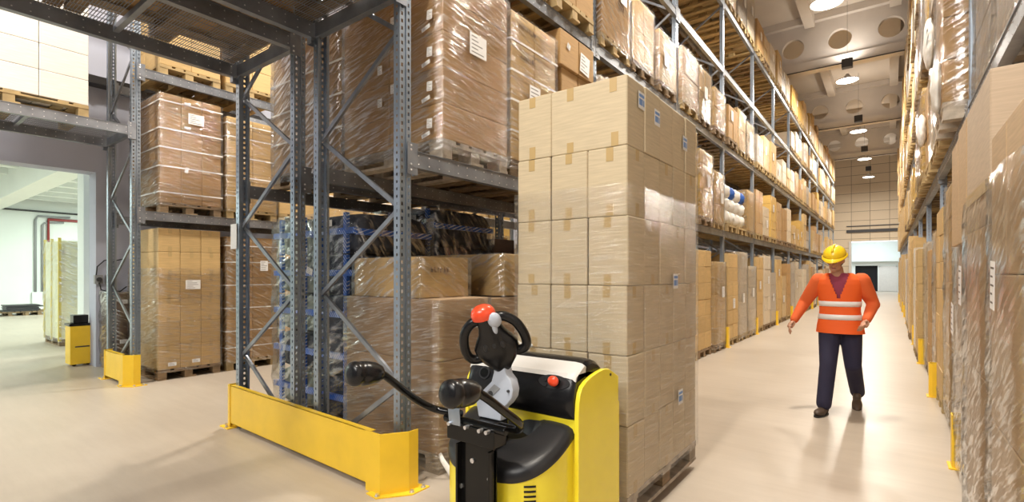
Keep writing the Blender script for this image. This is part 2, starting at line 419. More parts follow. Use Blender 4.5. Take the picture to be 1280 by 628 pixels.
# roof: slab and ribs
cl = MB(); cl.box(-10.36, 3.4, -1.5, YEND + 0.3, 10.35, 10.5)
for gy in (3.4, 11.8, 20.2, 28.8, 36.9):
    for x in [-9.4 + 2.35 * k for k in range(6)]:
        cl.box(x, x + 0.3, gy + 0.12, gy + 8.2, 9.95, 10.35)
    cl.box(-10, 3.2, gy + 3.9, gy + 4.2, 10.1, 10.35)
struct('ceiling', cl.mesh('ceiling', 'roof'))
# girders with round holes
def girder_mesh():
    b = MB(); z0, z1 = 8.78, 10.2; r = 0.34; zc = 9.38; c = 0.69
    xs = [-2.72 + 1.38 * k for k in range(-5, 5)]
    t = 0.09
    ex = -10.0
    for x in xs:
        x0, x1 = x - c / 2, x + c / 2
        if x0 > ex: b.box(ex, x0, -t, t, z0, z1)
        ex = x1
        b.box(x0, x1, -t, t, z0, zc - c / 2); b.box(x0, x1, -t, t, zc + c / 2, z1)
        n = 32
        def sq(a):
            ca, sa = math.cos(a), math.sin(a); m = max(abs(ca), abs(sa)); return (x + c / 2 * ca / m, zc + c / 2 * sa / m)
        ang = [2 * PI * k / n for k in range(n)]
        vs = []
        for yy in (-t, t):
            vs += [(sq(a)[0], yy, sq(a)[1]) for a in ang] + [(x + r * math.cos(a), yy, zc + r * math.sin(a)) for a in ang]
        fs = []
        for k in range(n):
            k2 = (k + 1) % n
            fs += [(k, k2, n + k2, n + k), (2 * n + k2, 2 * n + k, 3 * n + k, 3 * n + k2), (n + k, n + k2, 3 * n + k2, 3 * n + k)]
        b.add(vs, fs)
    b.box(ex, 3.2, -t, t, z0, z1)
    b.box(-10, 3.2, -0.24, 0.24, 8.5, 8.78); b.box(-10, 3.2, -0.28, 0.28, 10.12, 10.34)
    return b.mesh('roof_girder', 'concrete', fix=True)
gm = girder_mesh()
for i, (gy, w) in enumerate(((11.8, 'nearest, above the start of the aisle'), (20.2, 'nearest fully seen'), (28.8, 'second fully seen, mid aisle'), (36.9, 'last, just before the cream end wall'))):
    g = ob('roof_girder', gm, loc=(0, gy, 0)); tag(g, 'concrete roof girder with round holes, ' + w, 'girder', 'roof girders over the aisle')
    p = MB(); p.tube([(-10, -0.3, 8.46), (3.2, -0.3, 8.46)], 0.02, 8)
    tag(ob('ceiling_conduit', p.mesh('ceiling_conduit', 'dark_metal'), loc=(0, gy, 0)), 'thin dark conduit under the roof girder, ' + w, 'conduit', 'conduits under the roof girders')

# back room seen through the doorway
br = MB()
struct('wall_room_far', slab(-27.3, -27, -10, 16, 0, 5, 'white_wall', 'wall_room_far'))
struct('wall_room_right', slab(-27, -10.36, 12, 12.2, 0, 5, 'white_wall', 'wall_room_right'))
struct('wall_room_left', slab(-27, -10.36, -10.2, -10, 0, 5, 'white_wall', 'wall_room_left'))
cr = MB(); cr.box(-27.3, -10.36, -10.2, 12.2, 5.0, 5.15)
for k in range(11): cr.box(-26.6 + 1.5 * k, -26.3 + 1.5 * k, -10, 2.85, 4.35, 5.0); cr.box(-26.6 + 1.5 * k, -26.3 + 1.5 * k, 3.35, 12, 4.35, 5.0)
cr.box(-27, -10.36, 2.85, 3.35, 3.75, 5.0)
struct('ceiling_room', cr.mesh('ceiling_room', 'white_wall'))
struct('trim_4', slab(-12.1, -11.7, 2.62, 3.1, 0, 5.0, 'white_wall', 'trim_4'))

# ------------------------------------------------------------------ rack pieces
def hole_strip(b, o, u, w, H, cols, hw, hh, pitch, z0=0.1):
    """vertical sheet w x H with columns of rectangular holes centred at offsets cols"""
    o = Vector(o); u = Vector(u)
    edges = [0]
    for c in cols: edges += [c - hw / 2, c + hw / 2]
    edges.append(w)
    def q(a, c, za, zb):
        b.add([o + u * a + Vector((0, 0, za)), o + u * c + Vector((0, 0, za)), o + u * c + Vector((0, 0, zb)), o + u * a + Vector((0, 0, zb))], [(0, 1, 2, 3)])
    for i in range(len(edges) - 1):
        if i % 2 == 0: q(edges[i], edges[i + 1], 0, H)
        else:
            z = 0; k = 0
            while True:
                zc = z0 + k * pitch
                if zc + hh / 2 > H: break
                q(edges[i], edges[i + 1], z, zc - hh / 2); z = zc + hh / 2; k += 1
            q(edges[i], edges[i + 1], z, H)

def upright_mesh(H):
    def f():
        b = MB()
        # face towards +x at X=0, ribs either side of a shallow groove; side webs; back lips
        hole_strip(b, (0, -0.05, 0), (0, 1, 0), 0.042, H, [0.021], 0.016, 0.024, 0.05)
        hole_strip(b, (0, 0.008, 0), (0, 1, 0), 0.042, H, [0.021], 0.016, 0.024, 0.05, 0.125)
        b.box(-0.012, -0.010, -0.008, 0.008, 0, H)
        for s in (-1, 1): b.box(-0.012, 0, s * 0.008 - 0.0006, s * 0.008 + 0.0006, 0, H)
        for s in (-1, 1):
            hole_strip(b, (-0.06, s * 0.05, 0), (1, 0, 0), 0.06, H, [0.03], 0.013, 0.02, 0.05)
            b.box(-0.062, -0.06, min(s * 0.05, s * 0.03), max(s * 0.05, s * 0.03), 0, H)
        return b.mesh('upright', 'galv', fix=False)
    return cached(('upright', H), f)

def beam_mesh(L, near):
    def f():
        b = MB(); h = 0.12
        # C profile: front face, top shelf, bottom lip
        b.box(-0.002, 0.0, 0, L, -h, 0); b.box(-0.05, 0.0, 0, L, -0.002, 0); b.box(-0.05, 0.0, 0, L, -h, -h + 0.002)
        b.box(-0.05, -0.048, 0, L, -h, 0)
        b.box(0, 0.008, 0, L, -h, -h + 0.008); b.box(0, 0.006, 0, L, -0.006, 0)
        if near:
            b.cur = 1
            n = int(L / 0.1)
            for i in range(n):
                y = 0.06 + i * (L - 0.12) / (n - 1)
                for z in (-0.03, -0.09):
                    b.ell((0.0, y, z), (0.003, 0.006, 0.006), 6, 4)
                    b.ell((-0.05, y, z), (0.003, 0.006, 0.006), 6, 4)
        return b.mesh('beam', ['galv_beam', 'bolt'])
    return cached(('beam', L, near), f)

def connector_mesh():
    def f():
        b = MB(); b.box(0.002, 0.006, -0.045, 0.045, -0.17, 0.05); b.box(-0.05, 0.006, 0.043, 0.047, -0.17, 0.05)
        b.cur = 1
        for z in (-0.14, -0.1, 0.0, 0.03): b.ell((0.007, -0.015, z), (0.006, 0.009, 0.009), 6, 4)
        return b.mesh('beam_connector', ['galv_beam', 'bolt'])
    return cached('conn', f)

def frame(rack, side, xo, y, H, near, nz):
    """side=+1: outer upright faces +x at xo, inner at xo-depth; side=-1 mirrored"""
    D = 1.04
    fr = bpy.data.objects.new('upright_frame', None); COL.objects.link(fr); fr.parent = rack; fr.location = (xo, y, 0)
    if side < 0: fr.rotation_euler = (0, 0, PI)
    um = upright_mesh(H)
    ob('upright', um, fr); ob('upright', um, fr, (-D, 0, 0), (0, 0, PI))
    bm_ = cached('baseplate', lambda: MB().box(-0.11, 0.02, -0.07, 0.07, 0.0, 0.006).mesh('base_plate', 'galv'))
    ob('base_plate', bm_, fr); ob('base_plate', bm_, fr, (-D + 0.09, 0, 0))
    def brf():
        b = MB(); z = 0.08; k = 0
        # zig-zag lattice between the uprights: nodes 0.615 m apart
        while z + 0.615 < H:
            xa, xb = (-D + 0.06, -0.06) if k % 2 == 0 else (-0.06, -D + 0.06)
            b.bar((xa, 0.012 if k % 2 else -0.012, z), (xb, 0.012 if k % 2 else -0.012, z + 0.6), 0.034, 0.02, up=(0, 1, 0))
            z += 0.615; k += 1
        b.bar((-D + 0.06, 0, 0.2), (-0.06, 0, 0.2), 0.03, 0.03)
        return b.mesh('diagonal_brace', 'galv_beam')
    ob('diagonal_brace', cached(('brace', H), brf), fr)
    return fr

def beam(rack, x, y, z, side, near=False, L=None):
    """beam whose visible face points to side*x"""
    L = L or BAY - 0.1
    e = ob('beam', beam_mesh(L, near), rack, (x, y if side > 0 else y + L, z), None if side > 0 else (0, 0, PI))
    if near:
        cm = connector_mesh()
        ob('beam_connector', cm, e, (0, 0.0, 0)); ob('beam_connector', cm, e, (0, L, 0))
    return e

def mesh_deck(w, d):
    def f():
        b = MB()
        n = int(d / 0.02)
        for i in range(n + 1): y = i * d / n; b.box(0, w, y - 0.002, y + 0.002, 0, 0.004)
        n = int(w / 0.1)
        for i in range(n + 1): x = i * w / n; b.box(x - 0.0025, x + 0.0025, 0, d, -0.005, 0)
        return b.mesh('wire_mesh_deck', 'galv_dark', fix=False)
    return cached(('deck', round(w, 3), round(d, 3)), f)

LV = (2.33, 4.08, 5.59, 6.93)          # beam tops, left rack
LVR = (2.70, 4.35, 5.80, 7.05)
LVC = (2.31, 4.21, 6.0)
XA = -2.66                             # outer face, first rack
XB = -5.03
XC = -7.95
XR = 0.48

def make_rack(name, label, side, xo, y0, nb, levels, H, near_bays=1, skip=()):
    rk = thing(name, label, 'pallet rack')
    for k in range(nb + 1): frame(rk, side, xo, y0 + k * BAY, H, k <= near_bays, levels)
    D = 1.04
    for k in range(nb):
        y = y0 + 0.05 + k * BAY
        for li, z in enumerate(levels):
            if (k, li) in skip: continue
            nr = k < near_bays
            beam(rk, xo + side * 0.012 if side > 0 else xo - 0.012, y, z, side, nr)
            beam(rk, xo - side * (D + 0.012), y, z, -side, nr)
    return rk

rackA = make_rack('pallet_rack', 'galvanised pallet rack along the left side of the main aisle, behind the long yellow guard', 1, XA, YS, NB, LV, 6.95, 3)
rackB = make_rack('pallet_rack', 'galvanised pallet rack standing back to back behind the rack with the long yellow guard', -1, XB, YS, 7, LV, 6.95, 1)
rackC = make_rack('pallet_rack', 'galvanised pallet rack against the lilac wall beside the doorway at left', 1, XC, YS, 3, LVC, 6.95, 2)
rackR = make_rack('pallet_rack', 'tall galvanised pallet rack forming the right side of the main aisle', -1, XR, YS, NB, LVR, 7.1, 2)

# bridging decks over the cross aisle (beams span towards the camera side)
def bridge(rack, xo, side, ztop, decks=True, y1=YS - 0.05, L=3.9):
    D = 1.04
    y0 = y1 - L
    beam(rack, xo + side * 0.012, y0, ztop, side, True, L); beam(rack, xo - side * (D + 0.012), y0, ztop, -side, True, L)
    xa = min(xo, xo - side * D) + 0.03; w = D - 0.06
    if decks:
        k = 0; y = y1 - 0.03
        while y - 0.92 > y0:
            ob('wire_mesh_deck', mesh_deck(w, 0.9), rack, (xa, y - 0.9, ztop - 0.012))
            b = cached('tie', lambda: MB().box(0, D - 0.06, -0.02, 0.02, -0.05, -0.006).mesh('cross_tie', 'galv_beam'))
            ob('cross_tie', b, rack, (xa, y - 0.9 - 0.02, ztop)); y -= 0.97
        ob('cross_tie', cached('tie2', lambda: MB().box(0, D - 0.06, -0.05, 0.0, -0.11, -0.004).mesh('cross_tie', 'galv_beam')), rack, (xa, y1 + 0.04, ztop))
bridge(rackA, XA, 1, 3.47); bridge(rackB, XB, -1, 3.47); bridge(rackC, XC, 1, 3.41)
# far ends of the bridges stand on the next frames, behind the camera's side
for rk, xo, side in ((rackA, XA, 1), (rackB, XB, -1), (rackC, XC, 1)):
    frame(rk, side, xo, YS - 4.05, 6.95, False, None)

# ------------------------------------------------------------------ yellow guards
def end_guard(label, x0, x1, y, chamf, rz=0, right=True):
    """long guard rail in front of rack frames, from x0 to x1 at front plane y"""
    g = thing('rack_end_guard', label, 'guard', (x0, y, 0), rz, 'yellow rack end guards')
    L = x1 - x0; h = 0.4
    b = MB()
    b.box(0.05, L - 0.13, -0.004, 0.004, 0.045, h); b.box(0.05, L - 0.13, -0.004, 0.05, h - 0.004, h); b.box(0.05, L - 0.13, -0.004, 0.05, 0.045, 0.049)
    o = ob('guard_rail', b.mesh('guard_rail', 'yellow'), g)
    b = MB(); pr = [(0.0, 0.10), (0.0, 0.0), (0.07, -0.01), (0.07, -0.003), (0.007, 0.007), (0.007, 0.10)]
    b.prism(pr, 'z', 0, h + 0.005)
    ob('end_post', b.mesh('end_post', 'yellow'), g)
    b = MB(); b.box(-0.06, 0.12, -0.05, 0.12, 0, 0.008); ob('base_plate', b.mesh('base_plate', 'yellow'), g)
    c = chamf
    b = MB(); pr = [(L - 0.16, -0.012), (L, -0.012), (L + c[0], c[1]), (L + c[0], c[1] + 0.08), (L + c[0] - 0.008, c[1] + 0.08), (L + c[0] - 0.008, c[1] + 0.004), (L - 0.005, -0.004), (L - 0.16, -0.004)]
    b.prism(pr, 'z', 0, h + 0.006)
    ob('end_post', b.mesh('end_post', 'yellow'), g)
    b = MB(); b.prism([(L - 0.1, -0.05), (L + 0.02, -0.06), (L + c[0] + 0.06, c[1] - 0.02), (L + c[0] + 0.05, c[1] + 0.14), (L - 0.06, c[1] + 0.1)], 'z', 0, 0.008)
    ob('base_plate', b.mesh('base_plate', 'yellow'), g)
    for px, py in ((L + 0.0, -0.035), (L + c[0] + 0.03, c[1] + 0.0), (L + c[0] + 0.03, c[1] + 0.1), (-0.03, 0.0), (0.05, -0.03)):
        b = MB(); b.cyl((px, py, 0.016), 0.012, 0.016, n=6); b.cyl((px, py, 0.01), 0.018, 0.004)
        ob('anchor_bolt', b.mesh('anchor_bolt', 'bolt'), g)
    return g
end_guard('long yellow steel guard across the feet of the two back-to-back rack ends, centre left', -5.10, -2.69, 2.225, (0.10, 0.15), -0.035)
end_guard('short yellow steel guard at the foot of the rack beside the doorway, far left', -8.84, -8.0, 2.20, (0.12, 0.07), 0.0)

def column_guard_mesh():
    b = MB(); b.prism([(-0.03, -0.08), (0.06, -0.08), (0.09, -0.05), (0.09, 0.05), (0.06, 0.08), (-0.03, 0.08), (-0.03, 0.072), (0.055, 0.072), (0.082, 0.046), (0.082, -0.046), (0.055, -0.072), (-0.03, -0.072)], 'z', 0.01, 0.40)
    b.box(-0.05, 0.11, -0.09, 0.09, 0, 0.01)
    return b.mesh('column_guard', 'yellow')
cgm = column_guard_mesh()
ORD = ['first', 'second', 'third', 'fourth', 'fifth', 'sixth', 'seventh', 'eighth', 'ninth', 'tenth', 'eleventh', 'twelfth', 'thirteenth']
for k in range(3, 13):
    o = ob('column_guard', cgm, loc=(XA + 0.015, YS + k * BAY, 0))
    tag(o, 'yellow foot guard on the left aisle rack, %s one seen beyond the carton stack' % ORD[k - 3], 'guard', 'yellow column guards of the left aisle rack')
for k in range(1, 13):
    o = ob('column_guard', cgm, loc=(XR - 0.015, YS + k * BAY, 0), rot=(0, 0, PI))
    tag(o, 'yellow foot guard on the right aisle rack, %s from the near end' % ORD[k - 1], 'guard', 'yellow column guards of the right aisle rack')

# ------------------------------------------------------------------ pallets and loads
def pallet_mesh(mat, fine=False, w=1.2, d=0.8):
    """euro pallet: local x = long 1.2 side, y = 0.8, z from 0"""
    def f():
        b = MB(); rr = random.Random(3)
        n = 5
        bw = [0.145, 0.1, 0.145, 0.1, 0.145]
        ys = [0, 0.19, (d - 0.145) / 2, d - 0.29, d - 0.145]
        for y, q in zip(ys, bw): b.box(0, w, y, y + q, 0.122, 0.144)            # top boards along x
        for x in (0, (w - 0.145) / 2, w - 0.145): b.box(x, x + 0.145, 0, d, 0.1, 0.122)   # stringer boards
        for x in (0, (w - 0.145) / 2, w - 0.145):
            for y in (0, (d - 0.145) / 2, d - 0.1): b.box(x + 0.003, x + 0.14, y, y + 0.1, 0.022, 0.1)
        for y, q in ((0, 0.1), ((d - 0.145) / 2, 0.145), (d - 0.1, 0.1)): b.box(0, w, y, y + q, 0, 0.022)
        return b.mesh('pallet', mat)
    return cached(('pallet', mat, w, d), f)

def pallet_detailed(parent, loc, mat='wood_g', w=1.2, d=0.8):
    """pallet part with its boards and blocks as sub-parts"""
    p = bpy.data.objects.new('pallet', None); COL.objects.link(p); p.parent = parent; p.location = loc
    def bd(n, *a): ob(n, MB().box(*a).mesh(n, mat), p)
    for y, q in zip([0, 0.19, (d - 0.145) / 2, d - 0.29, d - 0.145], [0.145, 0.1, 0.145, 0.1, 0.145]): bd('deck_board', 0, w, y, y + q, 0.122, 0.144)
    for x in (0, (w - 0.145) / 2, w - 0.145): bd('stringer_board', x, x + 0.145, 0, d, 0.1, 0.1215)
    for x in (0, (w - 0.145) / 2, w - 0.145):
        for y in (0.004, (d - 0.145) / 2, d - 0.104): bd('block', x + 0.003, x + 0.14, y, y + 0.1, 0.0225, 0.0995)
    for y, q in ((0, 0.1), ((d - 0.145) / 2, 0.145), (d - 0.1, 0.1)): bd('bottom_board', 0, w, y, y + q, 0, 0.022)
    return p

def carton_mesh(sx, sy, sz, mat):
    def f():
        b = MB(); g = 0.0025; r = 0.006
        x0, x1, y0, y1, z0, z1 = g, sx - g, g, sy - g, g * 0.4, sz - g
        # box with chamfered vertical and top edges
        def ring(z, i): return [(x0 + i + r, y0 + i, z), (x1 - i - r, y0 + i, z), (x1 - i, y0 + i + r, z), (x1 - i, y1 - i - r, z), (x1 - i - r, y1 - i, z), (x0 + i + r, y1 - i, z), (x0 + i, y1 - i - r, z), (x0 + i, y0 + i + r, z)]
        b.rings([ring(z0, r / 2), ring(z0 + r, 0), ring(z1 - r, 0), ring(z1, r / 2)])
        return b.mesh('carton', mat)
    return cached(('carton', round(sx, 3), round(sy, 3), round(sz, 3), mat), f)

def film_mesh(sx, sy, sz, mat, bulge=0.012):
    """four-sided sleeve of stretch film, slightly uneven"""
    def f():
        b = MB(); e = 0.012; rr = random.Random(int(sx * 100 + sy * 1000))
        per = []
        nx, ny = 8, 6
        for i in range(nx): per.append((-e + (sx + 2 * e) * i / nx, -e, 0, -1))
        for i in range(ny): per.append((sx + e, -e + (sy + 2 * e) * i / ny, 1, 0))
        for i in range(nx): per.append((sx + e - (sx + 2 * e) * i / nx, sy + e, 0, 1))
        for i in range(ny): per.append((-e, sy + e - (sy + 2 * e) * i / ny, -1, 0))
        nz = max(3, int(sz / 0.12)); rings = []
        for k in range(nz + 1):
            z = sz * k / nz
            rings.append([(p[0] + p[2] * rr.uniform(0, bulge), p[1] + p[3] * rr.uniform(0, bulge), z + (rr.uniform(-0.015, 0.015) if 0 < k < nz else 0)) for p in per])
        b.rings(rings, caps=False)
        return b.mesh('stretch_wrap', mat, smooth=True)
    return cached(('film', round(sx, 3), round(sy, 3), round(sz, 3), mat), f)

def paper_mesh(w, h, ink='ink', lines=5):
    """paper sheet facing -y (local x right, z up) with printed lines"""
    def f():
        b = MB(); b.box(-w / 2, w / 2, -0.0012, 0, -h / 2, h / 2); b.cur = 1
        rr = random.Random(int(w * 1000))
        for i in range(lines):
            z = h * (0.36 - 0.72 * i / max(1, lines - 1)); b.box(-w * 0.4, -w * 0.4 + w * rr.uniform(0.3, 0.8), -0.0016, -0.0012, z - h * 0.02, z + h * 0.02)
        return b.mesh('paper_label', ['paper', ink])
    return cached(('paper', w, h, ink, lines), f)

def block_mesh(nx, ny, nz, sx, sy, sz, mat, jitter=0.0, cap=False, seed=0):
    """a whole grid of cartons as one mesh (for loads too far away to show single boxes)"""
    def f():
        b = MB(); rr = random.Random(seed); cx, cy, cz = sx / nx, sy / ny, sz / nz; g = 0.004
        for k in range(nz):
            for i in range(nx):
                for j in range(ny):
                    if 0 < i < nx - 1 and 0 < j < ny - 1 and k < nz - 1: continue
                    dx, dy = rr.uniform(-jitter, jitter), rr.uniform(-jitter, jitter)
                    b.box(i * cx + g + dx, (i + 1) * cx - g + dx, j * cy + g + dy, (j + 1) * cy - g + dy, k * cz + 0.001, (k + 1) * cz - g)
        return b.mesh('carton_block', mat)
    return cached(('block', nx, ny, nz, round(sx, 3), round(sy, 3), round(sz, 3), mat, seed), f)

def straps(parent, sx, sy, zs, z0=0.0, mat='white_strap'):
    for z in zs:
        def f():
            b = MB(); e = 0.014; t = 0.0025; w = 0.018
            b.box(-e, sx + e, -e - t, -e, -w / 2, w / 2); b.box(-e, sx + e, sy + e, sy + e + t, -w / 2, w / 2)
            b.box(-e - t, -e, -e, sy + e, -w / 2, w / 2); b.box(sx + e, sx + e + t, -e, sy + e, -w / 2, w / 2)
            return b.mesh('strap', mat)
        ob('strap', cached(('strap', round(sx, 3), round(sy, 3), mat), f), parent, (0, 0, z))

def load(label, x0, y0, z0, sx=1.2, sy=0.8, nx=3, ny=2, nz=5, ch=0.27, mat='brown', pal='wood', film=None, film_z=None, group=None, fine=False, strap=None, papers=(), tape=(), name='wrapped_pallet_load', cat='pallet load', jit=0.0, overhang=0.0, block=False):
    t = thing(name, label, cat, (x0, y0, z0), 0, group)
    pw, pd = max(sx, 0.6), max(sy, 0.6)
    if pal:
        if fine: pallet_detailed(t, (0, 0, 0), pal, pw, pd)
        else: ob('pallet', pallet_mesh(pal, w=pw, d=pd), t)
        zb = 0.1445
    else: zb = 0.0
    cx, cy = sx / nx, sy / ny
    if block:
        ob('carton_block', block_mesh(nx, ny, nz, sx, sy, nz * ch, mat, 0.006, seed=int(sx * 7 + nz)), t, (0, 0, zb))
    else:
        cm = carton_mesh(cx, cy, ch, mat)
        for k in range(nz):
            for i in range(nx):
                for j in range(ny):
                    if 0 < i < nx - 1 and 0 < j < ny - 1: continue
                    c = ob('carton', cm, t, (i * cx + R.uniform(-jit, jit), j * cy + R.uniform(-jit, jit), zb + k * ch))
                    # tape strips on the faces that show (-y and +x), where asked
                    if 'front' in tape and j == 0: taped(c, cx, cy, ch, 'front')
                    if 'side' in tape and i == nx - 1: taped(c, cx, cy, ch, 'side')
    if film:
        fz0, fz1 = film_z or (0.0, zb + nz * ch + 0.004)
        ob('stretch_wrap', film_mesh(sx, sy, fz1 - fz0, film), t, (0, 0, fz0))
    if strap: straps(t, sx, sy, [zb + s for s in strap])
    for (face, u, z, w, h, *rest) in papers:
        rz = rest[0] if rest else 0
        pm = paper_mesh(w, h)
        e = 0.028 if film else 0.006
        if face == 'front': o = ob('paper_label', pm, t, (u, -e, zb + z), (0, rz, 0))
        else: o = ob('paper_label', pm, t, (sx + e, u, zb + z), Euler((0, rz, PI / 2)))
    return t

def taped(c, cx, cy, ch, face):
    w = 0.045
    m = cached('tape', lambda: MB().box(-w / 2, w / 2, -0.0015, 0, 0, 0.08).mesh('tape', 'tape'))
    off = R.uniform(-0.02, 0.02)
    for z in (0.002, ch - 0.084):
        h = R.uniform(0.75, 1.0)
        if z > 0.01: z += 0.08 * (1 - h)
        if face == 'front': o = ob('tape', m, c, (cx / 2 + off, 0.0022, z))
        else: o = ob('tape', m, c, (cx - 0.0022, cy / 2 + off, z), (0, 0, PI / 2))
        o.scale = (1, 1, h)
#SPLIT1
# ------------------------------------------------------------------ the carton stack on the truck's forks
SX0, SX1, SY0, SY1, SZ = -1.944, -1.177, 2.647, 3.895, 0.204
def main_stack():
    t = thing('wrapped_pallet_load', 'tall stack of plain beige cartons, half wrapped in film, on the pallet truck forks', 'pallet load', (SX0, SY0, 0))
    pw, pl = SX1 - SX0, SY1 - SY0
    # pallet: long side along y
    p = bpy.data.objects.new('pallet', None); COL.objects.link(p); p.parent = t; p.location = (0, 0, SZ - 0.144)
    def bd(n, *a, m='wood_g'): return ob(n, MB().box(*a).mesh(n, m), p)
    for x, q in zip([0, 0.165, pw / 2 - 0.07, pw - 0.265, pw - 0.145], [0.145, 0.1, 0.145, 0.1, 0.145]): bd('deck_board', x, x + q, 0, pl, 0.122, 0.144)
    for y in (0, (pl - 0.145) / 2, pl - 0.145): bd('stringer_board', 0, pw, y, y + 0.145, 0.1, 0.1215)
    for i, y in enumerate((0, (pl - 0.145) / 2, pl - 0.145)):
        for x in (0.004, (pw - 0.145) / 2, pw - 0.104): bd('block', x, x + 0.1, y + 0.003, y + 0.14, 0.0225, 0.0995, m='wood' if i == 1 else 'wood_g')
    for x, q in ((0, 0.1), ((pw - 0.145) / 2, 0.145), (pw - 0.1, 0.1)): bd('bottom_board', x, x + q, 0, pl, 0, 0.022)
    nx, ny, nz, ch = 3, 5, 6, 0.3995
    cx, cy = pw / nx, pl / ny
    cm = carton_mesh(cx, cy, ch, 'beige'); cm2 = carton_mesh(cx * 2, cy, ch, 'beige')
    for k in range(nz):
        z = SZ + k * ch
        for i in range(nx):
            for j in range(ny):
                if i == 1 and 0 < j < ny - 1 and k < nz - 1: continue
                jx, jy = R.uniform(-0.004, 0.004), R.uniform(-0.004, 0.004)
                if k == nz - 1 and i >= 1:
                    if i == 2: continue
                    c = ob('carton', cm2, t, (i * cx + jx, j * cy + jy, z))
                    if j == 0:
                        taped(c, cx, cy, ch, 'front'); tp = ob('tape', CACHE['tape'], c, (cx * 1.5 + 0.04, 0.0022, ch - 0.085)); ob('tape', CACHE['tape'], c, (cx * 1.5 + 0.05, 0.0022, 0.002))
                    continue
                c = ob('carton', cm, t, (i * cx + jx, j * cy + jy, z))
                if j == 0: taped(c, cx, cy, ch, 'front')
                if i == nx - 1 and (j + k) % 2 == 0: taped(c, cx, cy, ch, 'side')
    zf1 = 1.985
    ob('stretch_wrap', film_mesh(pw, pl, zf1 - SZ + 0.03, 'film3', 0.009), t, (0, 0, SZ - 0.03))
    def lb():
        b = MB(); b.box(-0.045, 0.045, -0.0012, 0, -0.05, 0.05); b.cur = 1
        b.box(-0.038, 0.038, -0.0016, -0.0012, 0.018, 0.036); b.box(-0.038, 0.015, -0.0016, -0.0012, -0.03, 0.008); b.box(0.022, 0.038, -0.0016, -0.0012, -0.03, 0.008)
        return b.mesh('paper_label', ['paper', 'blue_ink'])
    lm = lb()
    for j, z in ((0.19, SZ + 2.29), (0.44, SZ + 2.25), (0.98, SZ + 2.2), (0.83, 0.62), (0.73, 1.42)):
        ob('paper_label', lm, t, (pw + 0.022 if z < 2 else pw + 0.004, j, z), (0, 0, PI / 2))
    # knotted tail of film on the front left
    b = MB(); b.tube([(0.02, -0.02, 1.035), (0.05, -0.03, 1.02), (0.09, -0.035, 1.01), (0.12, -0.03, 1.015)], [0.003, 0.008, 0.004, 0.01], 8)
    b.ell((0.125, -0.03, 1.015), (0.016, 0.014, 0.013))
    ob('film_knot', b.mesh('film_knot', 'white_bag', smooth=True), t)
main_stack()

